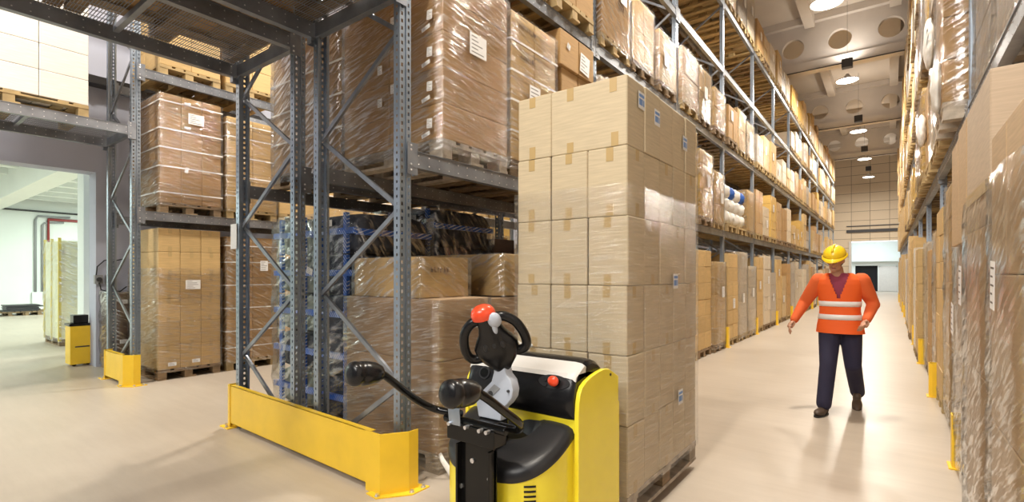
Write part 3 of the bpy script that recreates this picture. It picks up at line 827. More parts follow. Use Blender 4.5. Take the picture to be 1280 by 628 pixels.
# ------------------------------------------------------------------ pallet truck
def truck():
    t = thing('pallet_truck', 'yellow electric pallet truck with black tiller head and two raised black side arms', 'pallet truck', (-1.52, 2.07, 0))
    CX, CY = -1.52, 2.07
    def part(name, b, mat, smooth=None, parent=t, lab=None):
        me = b.mesh(name, mat)
        if smooth: smooth_by_angle(me, smooth)
        o = ob(name, me, parent, (0, 0, 0))
        # geometry is written in world metres; shift to the truck's base
        if parent is t: o.location = (-CX, -CY, 0)
        if lab: o['label'] = lab
        return o
    # front motor cover: D-shaped plan, sloping rim
    A, Bd = 0.322, 0.30
    N = 40
    def zt(y): return 0.745 - (2.07 - y) * 0.52
    def pl(i, inset=0.0):
        th = PI + PI * i / N
        e = 0.62
        cxx, syy = math.cos(th), math.sin(th)
        return (CX + (A - inset) * math.copysign(abs(cxx) ** e, cxx), 2.07 + (Bd - inset) * math.copysign(abs(syy) ** 0.8, syy))
    rings = []
    for zf, ins in ((0.09, 0.01), (0.12, 0.0), (0.4, 0.0), (1.0, 0.0)):
        r = []
        for i in range(N + 1):
            x, y = pl(i, ins); zz = zt(y) - 0.03
            r.append((x, y, 0.09 + (zz - 0.09) * (zf - 0.09) / 0.91))
        rings.append(r + [(CX + A - ins, 2.09, rings and r[-1][2] or r[-1][2]), (CX - A + ins, 2.09, r[0][2])])
    b = MB(); b.rings(rings, caps=False)
    part('motor_cover', b, 'truck_yellow', 30)
    # black cover on top: rounded rim, sloping top and recessed well near the tiller
    rings = []
    for dz, ins in ((-0.06, 0.006), (-0.06, -0.004), (-0.035, -0.008), (-0.012, 0.002), (0.0, 0.025), (0.006, 0.06), (0.008, 0.12), (0.006, 0.15)):
        r = []
        for i in range(N + 1):
            x, y = pl(i, ins)
            if ins > 0.03: y = min(y, 2.075)
            r.append((x, y, zt(y) + dz))
        rings.append(r + [(r[-1][0], 2.085, r[-1][2]), (r[0][0], 2.085, r[0][2])])
    # well
    base = rings[-1]
    def inner(s, dz): return [(CX + (p[0] - CX) * s, 2.085 + (p[1] - 2.085) * s, p[2] + dz * min(1.0, max(0.0, (2.085 - (2.085 + (p[1] - 2.085) * s)) / 0.07))) for p in base]
    rings += [inner(0.93, 0.0), inner(0.86, -0.03), inner(0.78, -0.07), inner(0.6, -0.08), inner(0.3, -0.07), inner(0.02, -0.07)]
    b = MB(); b.rings(rings)
    part('top_cover', b, 'black_cover', 50)
    # vents
    for k in range(7):
        z = 0.525 - 0.022 * k
        th0 = 2 * PI - 0.98
        pts = []
        for q in range(5):
            th = th0 + q * 0.055
            cxx, syy = math.cos(th), math.sin(th)
            pts.append((CX + (A + 0.001) * abs(cxx) ** 0.62, 2.07 - (Bd + 0.001) * abs(syy) ** 0.8, z))
        b = MB()
        for p, q in zip(pts[:-1], pts[1:]): b.bar(p, q, 0.004, 0.008)
        part('vent_slot', b, 'dark')
    # battery / drive housing
    b = MB(); b.box(CX - 0.335, CX + 0.335, 2.075, 2.56, 0.09, 0.775)
    bevel(part('housing', b, 'truck_yellow'), 0.006)
    # side shells with curved top
    prof = [(2.066, 0.08), (2.066, 0.80), (2.072, 0.86), (2.085, 0.905), (2.105, 0.932), (2.146, 0.953), (2.2, 0.968), (2.27, 0.98), (2.33, 0.985), (2.385, 0.978), (2.44, 0.952), (2.50, 0.922), (2.50, 0.08)]
    for s in (-1, 1):
        b = MB(); x = CX + s * 0.345; b.prism(prof, 'x', x - 0.012, x + 0.012)
        bevel(part('side_shell', b, 'truck_yellow'), 0.005)
        b = MB(); b.cyl((x + s * 0.013, 2.40, 0.945), 0.007, 0.004, 'x')
        part('screw', b, 'dark')
    # black console
    prof = [(2.075, 0.775), (2.052, 0.80), (2.048, 0.87), (2.055, 0.90), (2.082, 0.985), (2.10, 1.0), (2.2, 1.0), (2.5, 0.94), (2.555, 0.9), (2.56, 0.775)]
    xl, xr = CX - 0.333, CX + 0.333
    b = MB()
    rr = []
    for x, ins in ((xl, 0.035), (xl + 0.012, 0.012), (xl + 0.04, 0.0), (xr - 0.04, 0.0), (xr - 0.012, 0.012), (xr, 0.035)):
        cy_, cz_ = 2.3, 0.84
        rr.append([(x, cy_ + (p[0] - cy_) * (1 - ins * 1.4), cz_ + (p[1] - cz_) * (1 - ins * 2.2)) for p in prof])
    b.rings(rr); part('console', b, 'black_plastic', 45)
    # silver strip and black rear roll over it
    b = MB(); rr = []
    pr = [(2.074, 0.972), (2.082, 0.992), (2.165, 1.036), (2.18, 1.03), (2.18, 0.985), (2.09, 0.97)]
    for x, dz, dy in ((xl - 0.002, -0.02, 0.008), (xl + 0.02, -0.004, 0.002), (xl + 0.05, 0, 0), (xr - 0.05, 0, 0), (xr - 0.015, -0.004, 0.0), (xr + 0.0, -0.016, 0.004)):
        rr.append([(x, p[0] + dy, p[1] + dz) for p in pr])
    b.rings(rr); part('silver_trim', b, 'silver', 35)
    b = MB(); rr = []
    pr = [(2.17, 0.99), (2.172, 1.034), (2.19, 1.046), (2.25, 1.046), (2.30, 1.03), (2.34, 1.0), (2.34, 0.96)]
    for x, dz, dy in ((xl - 0.002, -0.025, 0.008), (xl + 0.02, -0.006, 0.002), (xl + 0.05, 0, 0), (xr - 0.05, 0, 0), (xr - 0.015, -0.006, 0.002), (xr + 0.0, -0.025, 0.008)):
        rr.append([(x, p[0] + dy, p[1] + dz) for p in pr])
    b.rings(rr); part('rear_roll', b, 'black_plastic', 35)
    # control recess with emergency stop, key and button; battery gauge at the left
    nrm = Vector((0, -0.945, 0.30)).normalized()
    def disc(cx, z, rx, rz, mat, name, off=0.0, th=0.004, n=28):
        c = Vector((cx, 2.0675 - (0.94 - z) * 0.30, z)) + nrm * off
        upv = Vector((0, 0.30, 0.945)).normalized(); b = MB()
        r0 = [c + Vector((rx * math.cos(2 * PI * k / n), 0, 0)) + upv * rz * math.sin(2 * PI * k / n) for k in range(n)]
        b.rings([r0, [p + nrm * th for p in r0]]); return part(name, b, mat, 40)
    disc(-1.30, 0.945, 0.088, 0.034, 'black_cover', 'control_recess', 0.0, 0.004)
    disc(-1.283, 0.948, 0.02, 0.02, 'black_plastic', 'stop_collar', 0.004, 0.016)
    b = MB(); c = Vector((-1.283, 2.0655, 0.948)) + nrm * 0.034
    b.ell(c, (0.03, 0.017, 0.026)); part('stop_button', b, 'red_plastic', 60)
    disc(-1.345, 0.951, 0.010, 0.009, 'dark', 'key_switch', 0.004, 0.008)
    disc(-1.342, 0.928, 0.010, 0.009, 'dark', 'key_switch', 0.004, 0.008)
    disc(-1.735, 0.94, 0.036, 0.034, 'black_cover', 'gauge', 0.0, 0.006); disc(-1.735, 0.94, 0.026, 0.025, 'black_metal', 'gauge_glass', 0.006, 0.002)
    # forks under the pallet with load wheels, drive wheel under the housing
    for x in (CX - 0.205, CX + 0.125):
        b = MB(); b.prism([(2.5, 0.07), (2.62, 0.105), (3.78, 0.105), (3.84, 0.115), (3.84, 0.13), (3.78, 0.155), (2.62, 0.155), (2.5, 0.2)], 'x', x - 0.03, x + 0.13)
        # forks run between the pallet blocks
        part('fork', b, 'black_metal')
        b = MB(); b.cyl((x + 0.05, 3.6, 0.042), 0.042, 0.08, 'x'); part('load_wheel', b, 'rubber', 40)
    b = MB(); b.cyl((CX, 2.0, 0.11), 0.11, 0.08, 'x', 28); part('drive_wheel', b, 'rubber', 40)
    for s in (-1, 1):
        b = MB(); b.cyl((CX + s * 0.25, 2.2, 0.06), 0.06, 0.05, 'x', 24); part('caster', b, 'rubber', 40)
    b = MB(); b.box(CX - 0.3, CX + 0.3, 1.95, 2.52, 0.06, 0.095); part('chassis', b, 'black_metal')
    # folded platform in front with hinge block and bolts
    xc = -1.478
    b = MB(); b.box(xc - 0.1, xc + 0.1, 1.70, 1.728, 0.07, 0.72); b.box(xc - 0.1, xc - 0.088, 1.67, 1.72, 0.07, 0.7); b.box(xc + 0.088, xc + 0.1, 1.67, 1.72, 0.07, 0.7)
    bevel(part('folding_platform', b, 'black_metal'), 0.004)
    b = MB(); b.box(xc - 0.15, xc + 0.13, 1.665, 1.755, 0.715, 0.795); b.cyl((xc, 1.69, 0.80), 0.02, 0.36, 'x')
    bevel(part('hinge_block', b, 'black_metal'), 0.006)
    for x, z in ((xc - 0.09, 0.5), (xc + 0.06, 0.42), (xc - 0.02, 0.63), (xc + 0.08, 0.57), (xc - 0.09, 0.3)):
        b = MB(); b.cyl((x, 1.697, z), 0.011, 0.008, 'y', 12); part('bolt', b, 'bolt')
    for x in (xc - 0.12, xc - 0.02, xc + 0.06, xc + 0.1):
        b = MB(); b.cyl((x, 1.66, 0.79), 0.009, 0.03, 'y', 10); part('bolt', b, 'bolt')
    b = MB(); b.prism([(1.66, 0.79), (1.652, 0.86), (1.67, 0.90), (1.675, 0.90), (1.658, 0.86), (1.666, 0.79)], 'x', xc - 0.13, xc - 0.06); b.box(xc - 0.13, xc - 0.06, 1.66, 1.70, 0.785, 0.795)
    bevel(part('latch_bracket', b, 'galv'), 0.002)
    # side arms: out from the hinge, bend, then up towards the driver
    def spline(pts, n=10):
        out = []
        P = [Vector(p) for p in pts]; P = [P[0] * 2 - P[1]] + P + [P[-1] * 2 - P[-2]]
        for i in range(1, len(P) - 2):
            for k in range(n):
                u = k / n; a, b_, c, d = P[i - 1], P[i], P[i + 1], P[i + 2]
                out.append(0.5 * ((2 * b_) + (-a + c) * u + (2 * a - 5 * b_ + 4 * c - d) * u * u + (-a + 3 * b_ - 3 * c + d) * u ** 3))
        out.append(P[-2]); return out
    for s, pts in ((-1, [(-1.60, 1.735, 0.815), (-1.68, 1.72, 0.815), (-1.742, 1.685, 0.83), (-1.762, 1.60, 0.885), (-1.757, 1.50, 0.96), (-1.75, 1.42, 1.02), (-1.745, 1.38, 1.045)]),
                   (1, [(-1.37, 1.735, 0.80), (-1.31, 1.735, 0.80), (-1.255, 1.72, 0.81), (-1.215, 1.66, 0.86), (-1.215, 1.56, 0.93), (-1.217, 1.46, 1.0), (-1.22, 1.40, 1.035)])):
        b = MB(); b.tube(spline(pts), 0.0175, 14)
        arm = part('side_arm', b, 'black_metal', 50)
        e = Vector(pts[-1]); d = Vector((-0.02 if s < 0 else -0.03, -1.0, 0.12 if s < 0 else 0.12)).normalized()
        b = MB(); L = [(-0.01, 0.018), (0.0, 0.034), (0.03, 0.047), (0.07, 0.052), (0.095, 0.052), (0.105, 0.048), (0.11, 0.05), (0.125, 0.052), (0.14, 0.049), (0.15, 0.038), (0.153, 0.015)]
        b.tube([e + d * q for q, _ in L], [r for _, r in L], 24)
        part('arm_pad', b, 'black_plastic', 50)
    # tiller: light grey casting, black head with two closed grips, red bumper and grey rocker
    b = MB()
    pr = [(-1.60, 0.775), (-1.615, 0.84), (-1.58, 0.90), (-1.52, 0.955), (-1.505, 1.0), (-1.505, 1.05), (-1.445, 1.05), (-1.432, 1.0), (-1.405, 0.975), (-1.392, 0.93), (-1.398, 0.895), (-1.425, 0.86), (-1.455, 0.835), (-1.465, 0.775)]
    b.prism(pr, 'y', -0.028, 0.028)
    o = part('tiller_arm', b, 'lightgrey'); bevel(o, 0.005)
    o.location = (-CX, -CY + 1.885, 0)
    b = MB(); b.prism([(-1.565, 0.885), (-1.50, 0.945), (-1.465, 0.93), (-1.53, 0.87)], 'y', -0.031, -0.027); o = part('casting_recess', b, 'pipe_grey'); o.location = (-CX, -CY + 1.885, 0)
    b = MB(); b.cyl((-1.52, -0.032, 0.90), 0.012, 0.01, 'y'); b.cyl((-1.415, -0.032, 0.925), 0.006, 0.01, 'y'); o = part('pin', b, 'dark_metal'); o.location = (-CX, -CY + 1.885, 0)
    b = MB(); b.cyl((-1.53, 1.89, 0.72), 0.07, 0.1); part('tiller_base', b, 'black_plastic', 40)
    # head in its own frame
    hd = bpy.data.objects.new('tiller_head', None); COL.objects.link(hd); hd.parent = t
    hd.location = (-1.472 - CX, 1.885 - CY, 1.035)
    hd.rotation_euler = Euler((math.radians(22), math.radians(-14), math.radians(30)), 'XYZ'); hd.scale = (1.1, 1.1, 1.12)
    def hp(name, b, mat, ang=50):
        me = b.mesh(name, mat); smooth_by_angle(me, ang); return ob(name, me, hd)
    b = MB(); rr = []
    for z, wx, wy, ox in ((-0.012, 0.036, 0.03, 0), (0.005, 0.048, 0.037, 0), (0.035, 0.074, 0.043, 0), (0.075, 0.094, 0.046, 0), (0.105, 0.096, 0.046, 0), (0.135, 0.078, 0.042, 0), (0.165, 0.058, 0.038, 0), (0.195, 0.048, 0.036, -0.002), (0.22, 0.045, 0.036, -0.004), (0.25, 0.042, 0.035, -0.006), (0.268, 0.03, 0.027, -0.006)):
        rr.append([(ox + wx * math.copysign(abs(math.cos(a)) ** 0.8, math.cos(a)), wy * math.copysign(abs(math.sin(a)) ** 0.8, math.sin(a)), z) for a in [2 * PI * k / 24 for k in range(24)]])
    b.rings(rr); o = hp('head_body', b, 'black_plastic', 60)
    for s in (-1, 1):
        b = MB()
        b.tube(spline([(s * 0.02, 0, 0.228), (s * 0.07, -0.004, 0.224), (s * 0.108, -0.008, 0.192), (s * 0.126, -0.01, 0.15), (s * 0.132, -0.008, 0.105), (s * 0.124, -0.004, 0.07), (s * 0.098, 0, 0.055), (s * 0.05, 0, 0.06)]), 0.0205, 14)
        hp('grip', b, 'black_plastic')
    b = MB(); rr = []
    for z, w in ((0.238, 0.052), (0.258, 0.052), (0.275, 0.044), (0.286, 0.027), (0.291, 0.006)):
        rr.append([(-0.012 + w * math.cos(a), 0.002 + w * 0.9 * math.sin(a), z) for a in [2 * PI * k / 24 for k in range(24)]])
    b.rings(rr); hp('bumper_button', b, 'red_plastic')
    b = MB(); b.ell((0.030, -0.026, 0.226), (0.03, 0.02, 0.034)); b.ell((0.022, -0.028, 0.19), (0.012, 0.012, 0.03)); hp('rocker_switch', b, 'lightgrey')
    for x in (-0.03, 0.0, 0.03):
        b = MB(); b.ell((x * 1.2, -0.040, 0.115), (0.012, 0.006, 0.018)); hp('head_button', b, 'black_cover')
truck()

# ------------------------------------------------------------------ near loads, left rack block
def custom(label, x0, y0, z0, boxes, mat, pal='wood', fine=True, pw=1.2, pd=0.8, film=None, papers=(), group=None, tapes=()):
    """boxes: (x, y, z, sx, sy, sz[, mat]) relative to the load's corner, z above the pallet top"""
    t = thing('wrapped_pallet_load', label, 'pallet load', (x0, y0, z0), 0, group)
    if fine: pallet_detailed(t, (0, 0, 0), pal, pw, pd)
    else: ob('pallet', pallet_mesh(pal, w=pw, d=pd), t)
    zb = 0.1445
    for q in boxes:
        x, y, z, a, b_, c = q[:6]; m = q[6] if len(q) > 6 else mat
        o = ob('carton', carton_mesh(a, b_, c, m), t, (x, y, zb + z))
    for f in (film or ()):
        x, y, z, a, b_, c, fm = f
        ob('stretch_wrap', film_mesh(a, b_, c, fm), t, (x, y, zb + z))
    for (face, u, z, w, h, off, *rest) in papers:
        pm = paper_mesh(w, h); rz = rest[0] if rest else 0
        if face == 'front': ob('paper_label', pm, t, (u, off, zb + z), (0, rz, 0))
        else: ob('paper_label', pm, t, (off, u, zb + z), Euler((0, rz, PI / 2)))
    return t

LA = 'left aisle rack'
custom('two huge film-wrapped brown cartons, wide one on top, behind the yellow guard corner', -3.74, 2.60, 0.002,
       [(0, 0, 0, 1.12, 0.57, 0.675), (0, 0, 0.676, 1.12, 0.57, 0.46), (0.08, 0.02, 1.137, 0.83, 0.54, 0.32, 'tan')], 'wrapped_brown', 'wood_g', True, 1.12, 0.6,
       film=[(0, 0, -0.1, 1.12, 0.57, 1.235, 'film'), (0.08, 0.02, 1.13, 0.83, 0.54, 0.33, 'film2')],
       papers=[('side', 0.42, 0.98, 0.2, 0.15, 1.15)])
# loose tail of film on the floor beside it
b = MB(); pts = [(-2.63, 2.62, 0.16), (-2.58, 2.60, 0.12), (-2.52, 2.62, 0.04), (-2.45, 2.68, 0.015), (-2.36, 2.74, 0.02), (-2.30, 2.82, 0.012)]
b.tube(pts, [0.012, 0.02, 0.026, 0.022, 0.018, 0.006], 8, flat=0.5)
b.tube([(-2.60, 2.75, 0.16), (-2.54, 2.78, 0.09), (-2.50, 2.86, 0.03), (-2.42, 2.9, 0.012)], [0.01, 0.018, 0.016, 0.008], 8, flat=0.5)
tag(ob('film_scrap', b.mesh('film_scrap', 'white_bag', smooth=True)), 'loose white tail of wrapping film on the floor beside the pallet behind the truck', 'film scrap')
custom('film-wrapped brown cartons behind the tiller head, partly hidden by the beige stack', -3.84, 3.21, 0.002,
       [(0, 0, 0, 1.18, 0.8, 0.6), (0, 0, 0.601, 1.18, 0.8, 0.52), (0.0, 0.22, 1.13, 1.18, 0.58, 0.37, 'tan')], 'wrapped_brown', 'wood', True, 1.2, 0.8,
       film=[(0, 0, -0.1, 1.18, 0.8, 1.22, 'film'), (0, 0.22, 1.125, 1.18, 0.58, 0.38, 'film2')], papers=[('side', 0.5, 1.0, 0.12, 0.2, 1.215)])
custom('brown carton load on the floor, almost wholly hidden behind the tall beige stack', -3.84, 4.22, 0.002,
       [(0, 0, 0, 1.18, 0.8, 0.6), (0, 0, 0.601, 1.18, 0.8, 0.6)], 'brown', 'wood', False)

def bundle(label, x0, y0, z0, sx, sy, nz, h):
    t = thing('wrapped_textile_bundle', label, 'pallet load', (x0, y0, z0), 0, 'strapped dark textile bundles in the rack')
    ob('pallet', pallet_mesh('wood', w=1.2, d=0.8), t, (max(0, (sx - 1.2) / 2), max(0, (sy - 0.8) / 2), 0))
    zb = 0.1445; rr = random.Random(int(x0 * 10 + y0 * 10))
    for k in range(nz):
        nseg = 2
        for s in range(nseg):
            w = sx / nseg; x = s * w
            def sup(cx, cy, cz, ax, ay, az, mat, nm, par):
                b = MB(); rings = []
                for j in range(1, 14):
                    ph = PI * j / 14; sp = math.sin(ph) ** 0.32; cz_ = -math.copysign(abs(math.cos(ph)) ** 0.45, math.cos(ph))
                    rings.append([(cx + ax * sp * math.copysign(abs(math.cos(a)) ** 0.3, math.cos(a)) + rr.uniform(-.006, .006), cy + ay * sp * math.copysign(abs(math.sin(a)) ** 0.3, math.sin(a)) + rr.uniform(-.006, .006), cz + az * cz_ + rr.uniform(-.004, .004)) for a in [2 * PI * (q + 0.5) / 28 for q in range(28)]])
                b.rings(rings); return ob(nm, b.mesh(nm, mat, smooth=True), par)
            cx, cy, cz = x + w / 2, sy / 2, zb + (k + 0.5) * h
            mat = 'textile_green' if (s == 0 and label.startswith('tall')) and k != 1 else 'textile'
            p = sup(cx, cy, cz, w / 2 * 1.0, sy / 2 * 0.97, h / 2 * 1.0, mat, 'textile_pack', t)
            b = MB(); e = 0.012
            def band(axis, pos, wd):
                if axis == 'x': b.box(pos - wd / 2, pos + wd / 2, cy - sy / 2 - e, cy - sy / 2 + 0.02, cz - h / 2 * 0.97, cz + h / 2 * 0.97)
                else: b.box(cx - w / 2, cx + w / 2, cy - sy / 2 - e * 1.2, cy - sy / 2 + 0.02, pos - wd / 2, pos + wd / 2)
            if k % 2 == (nz - 1) % 2 or rr.random() < 0.6:
                band('z', cz + h * 0.05, 0.055); band('x', cx - w * 0.3, 0.05); band('x', cx + w * 0.3, 0.05)
                b.box(cx + w / 2 - 0.01, cx + w / 2 + e, cy - sy / 2, cy + sy / 2, cz - 0.02, cz + 0.035)
                ob('strap', b.mesh('strap', 'strap_print'), p)
    ob('stretch_wrap', film_mesh(sx, sy, nz * h + 0.1, 'film_b', 0.03), t, (0, 0, 0.06))
    for (x, z, r) in ((sx * 0.52, nz * h * 0.72, 0.3), (sx * 0.75, nz * h * 0.95, 0.0)):
        ob('paper_label', paper_mesh(0.1, 0.06), t, (x, -0.04, zb + z), (0, r, 0))
    return t
bundle('tall strapped bundle of charcoal and pale green textiles behind the long yellow guard', -5.08, 2.68, 0.002, 1.36, 0.9, 5, 0.375)
bundle('second strapped charcoal textile bundle with blue straps, showing above the huge brown cartons', -5.0, 3.72, 0.002, 1.2, 0.95, 5, 0.405)
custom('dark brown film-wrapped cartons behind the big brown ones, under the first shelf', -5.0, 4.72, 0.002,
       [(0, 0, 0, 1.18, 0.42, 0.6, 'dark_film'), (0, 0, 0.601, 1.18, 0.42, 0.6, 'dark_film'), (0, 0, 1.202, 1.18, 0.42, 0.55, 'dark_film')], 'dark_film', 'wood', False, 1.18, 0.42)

# first shelf, bay behind the guard
load('tall film-wrapped brown carton load on the first shelf, directly above the long yellow guard corner', -3.86, 2.66, 2.332, 1.22, 0.79, 2, 1, 5, 0.268, 'brown', 'wood_g', 'film', (0.05, 1.49), fine=True,
     papers=[('side', 0.37, 0.80, 0.2, 0.17)] + [('front', 1.11, 0.12 + 0.268 * k + (0.01 if k % 2 else 0), 0.055, 0.07, 0.05) for k in range(5)] + [('front', 1.07, 0.04 + 0.268 * k, 0.09, 0.03, -0.25) for k in range(5)] +
            [('front', 0.53, 0.12 + 0.268 * k, 0.055, 0.07) for k in (1, 2, 4)] + [('front', 0.70, 0.2 + 0.268 * k, 0.07, 0.07) for k in (1, 3)])
load('film-wrapped brown cartons bound with cord, second load along the first shelf above the guard', -3.82, 3.50, 2.332, 1.18, 0.73, 2, 2, 5, 0.262, 'tan', 'wood', 'film', (0.05, 1.45), fine=False,
     papers=[('side', 0.33, 0.62, 0.17, 0.19)], strap=[0.25, 0.52, 0.78, 1.05])
custom('loosely stacked brown cartons with an overhanging top row, first shelf above the beige stack', -3.80, 4.28, 2.332,
       [(0.08, 0.1, 0, 1.06, 0.34, 0.55), (0.08, 0.45, 0, 1.06, 0.3, 0.55), (0.08, 0.1, 0.551, 1.06, 0.33, 0.55), (0.08, 0.44, 0.551, 1.06, 0.31, 0.55),
        (0.0, 0.02, 1.102, 1.17, 0.38, 0.36), (0.0, 0.405, 1.102, 1.17, 0.33, 0.36)], 'brown', 'wood', False,
       papers=[('side', 0.52, 1.24, 0.2, 0.2, 1.175, 0.12), ('side', 0.18, 1.32, 0.06, 0.06, 1.175, 0.4), ('side', 0.55, 0.98, 0.07, 0.07, 1.145, 0.0)])

def print_marks(parent, x, y, z, n, h):
    b = MB(); rr = random.Random(n)
    u = 0
    for k in range(n):
        w = rr.uniform(0.012, 0.03); b.box(-0.0008, 0, u, u + w * 0.35, 0, h); b.box(-0.0008, 0, u, u + w, h * rr.choice((0.0, 0.45, 0.8)), h * 0.2 + h * rr.choice((0.0, 0.45, 0.8))); u += w + 0.012
    ob('printed_mark', b.mesh('printed_mark', 'faint_ink'), parent, (x, y, z))
for o in [o for o in bpy.data.objects if o.parent is None and o.get('label', '').startswith('film-wrapped brown cartons bound')]:
    print_marks(o, 1.184, 0.12, 1.33, 9, 0.045); print_marks(o, 1.184, 0.14, 1.07, 8, 0.045)
for o in [o for o in bpy.data.objects if o.parent is None and o.get('label', '').startswith('two huge')]:
    print_marks(o, 0.9135, 0.12, 1.48, 6, 0.04)
# second rack (B), first shelf
load('film-wrapped brown load tied with white cord on the first shelf of the back-to-back rack', -5.08, 2.66, 2.332, 1.2, 0.8, 2, 2, 5, 0.27, 'brown_film', 'wood', 'film2', (0.05, 1.48), strap=[0.3, 0.6, 0.9, 1.2])
for i in range(2):
    load('plain brown carton load inside the back-to-back rack, first shelf, %s from the near end' % ('second', 'third')[i], -5.05, 3.52 + 0.85 * i, 2.332, 1.18, 0.76, 2, 2, 4, 0.3, 'brown', 'wood', None, block=True)
for i in range(3):
    load('brown carton load inside the back-to-back rack, second bay of the floor tier, %s pallet' % ('first', 'middle', 'last')[i], -5.05, 5.20 + 0.87 * i, 0.002, 1.18, 0.78, 2, 2, 5, 0.33, 'brown', 'wood', None, block=True)

for bay in range(1, 6):  # loads added so the view past the empty shelf stays dark
    for lev in (3, 4):
        if lev == 3 and bay < 2: continue
        for i in range(3):
            load('brown cartons on the back-to-back rack beyond the empty shelf, %s shelf, %s bay, %s' % (('third', 'top')[lev - 3], ('second', 'third', 'fourth', 'fifth', 'sixth')[bay - 1], ('first', 'middle', 'last')[i]), -5.05, YS + 0.08 + bay * BAY + 0.885 * i, LV[lev - 1] + 0.002, 1.18, 0.78, 2, 2, 3, 0.27, 'brown', 'wood', None, block=True)
# rack C beside the doorway
load('film-wrapped tan cartons with a white sheet on the floor by the short yellow guard', -9.14, 2.58, 0.002, 1.16, 0.80, 3, 3, 6, 0.326, 'tan', 'wood', 'film', (0.1, 1.55), fine=True, tape=('side',),
     papers=[('side', 0.42, 1.17, 0.19, 0.13), ('side', 0.16, 0.07, 0.1, 0.05), ('side', 0.46, 0.08, 0.1, 0.05)])
load('dark brown film-wrapped load with white straps on the floor, second from the doorway', -9.14, 3.47, 0.002, 1.16, 0.77, 2, 2, 6, 0.315, 'brown_film', 'wood_y', 'film2', (0.1, 2.0), strap=[0.2, 0.45, 0.8, 1.15, 1.5, 1.75], papers=[('side', 0.55, 1.45, 0.12, 0.16)])
load('brown strapped carton load on the floor, third from the doorway', -9.14, 4.28, 0.002, 1.16, 0.75, 2, 2, 5, 0.36, 'brown', 'wood_y', None, strap=[0.3, 0.8, 1.3])
load('brown cartons with five white straps on the shelf above the tan load by the doorway', -9.14, 2.60, LVC[0] + 0.002, 1.16, 0.79, 3, 3, 6, 0.252, 'brown', 'wood', 'film', (0.1, 1.65), strap=[0.14, 0.5, 0.76, 1.02, 1.4], fine=True,
     papers=[('side', 0.44, 1.22, 0.2, 0.15), ('side', 0.32, 0.48, 0.04, 0.08, 0.3), ('side', 0.33, 1.08, 0.08, 0.03), ('side', 0.33, 1.42, 0.08, 0.03)])
load('brown strapped load on the shelf, second from the doorway, shorter than its neighbour', -9.14, 3.47, LVC[0] + 0.002, 1.16, 0.77, 3, 2, 5, 0.28, 'tan', 'wood_y', 'film', (0.1, 1.5), strap=[0.2, 0.5, 0.8, 1.1, 1.3], papers=[('side', 0.17, 0.35, 0.07, 0.09)])
load('brown strapped load on the shelf, third from the doorway', -9.14, 4.28, LVC[0] + 0.002, 1.16, 0.75, 2, 2, 4, 0.30, 'tan', 'wood_y', None, strap=[0.3, 0.6, 0.9])
for i, w in enumerate(('nearest the doorway', 'second from the doorway')):
    load('tan cartons on the upper shelf just under the bridging deck, ' + w, -9.14, 2.60 + 0.86 * i, LVC[1] + 0.002, 1.16, 0.78, 2, 2, 3, 0.3, 'tan', 'wood_y', None)
for i in range(6):
    load('brown cartons on the lilac wall rack, first shelf, seen through racks, %s from doorway' % ('fourth', 'fifth', 'sixth', 'seventh', 'eighth', 'ninth')[i], -9.14, 5.15 + 0.9 * i + (0.1 if i > 2 else 0), LVC[0] + 0.002, 1.16, 0.78, 2, 2, 4, 0.30 + 0.03 * (i % 2), ('tan', 'tan_film', 'ochre_film')[i % 3], 'wood_y', None, strap=[0.4, 0.8])
# white cartons on the bridging deck by the doorway
load('bright white cartons on a pallet on the bridging deck over the doorway', -8.93, 0.46, 3.412, 0.98, 1.37, 2, 3, 5, 0.31, 'white_carton', 'wood_y', None, cat='pallet load')
# loads on the decks of racks A and B, enlarged to shut out light
for x0, w in ((-3.74, 'nearer'), (-5.0, 'farther')):
    for j in range(3):
        load('brown cartons seen from below through the wire deck of the %s rack, %s' % (w, ('far end', 'middle', 'guard end')[j]), x0, -1.5 + 1.25 * j, 3.475, 1.08, 1.23, 2, 2, 4, 0.3, 'brown', 'wood', None, block=True)
#SPLIT2
# ------------------------------------------------------------------ the long rows of loads
TIER = ['floor tier', 'first shelf', 'second shelf', 'third shelf', 'top shelf']
POS = ['first', 'middle', 'last']
KINDS = [  # colour word, material, nx, ny, ch
    ('film-wrapped brown', 'brown_film', 3, 2, 0.27), ('film-wrapped tan', 'tan_film', 2, 2, 0.31), ('film-wrapped cream', 'cream_film', 3, 2, 0.25),
    ('film-wrapped grey-brown', 'grey_film', 2, 1, 0.34), ('film-wrapped ochre', 'ochre_film', 3, 3, 0.23), ('plain brown', 'brown', 2, 2, 0.33),
    ('film-wrapped tan', 'tan_film', 3, 1, 0.42), ('film-wrapped cream', 'cream_film', 2, 2, 0.36), ('plain tan', 'tan', 3, 2, 0.29)]

def bag_load(label, x0, y0, z0, group):
    t = thing('bagged_pallet_load', label, 'pallet load', (x0, y0, z0), 0, group)
    ob('pallet', pallet_mesh('wood_y'), t)
    rr = random.Random(5)
    for k in range(3):
        for i in range(3):
            for j in range(2):
                b = MB(); rings = []
                for q in range(1, 10):
                    ph = PI * q / 10; sp = math.sin(ph) ** 0.6
                    rings.append([(0.2 + 0.21 * sp * math.cos(a) + rr.uniform(-.015, .015), 0.2 + 0.2 * sp * math.sin(a) + rr.uniform(-.015, .015), 0.16 - 0.16 * math.cos(ph) + rr.uniform(-.012, .012)) for a in [2 * PI * s / 14 for s in range(14)]])
                b.rings(rings)
                ob('plastic_bag', b.mesh('plastic_bag', 'white_bag' if (i + j + k) % 5 else 'blue_strap', smooth=True), t, (i * 0.39, j * 0.39, 0.145 + k * 0.26))
    return t

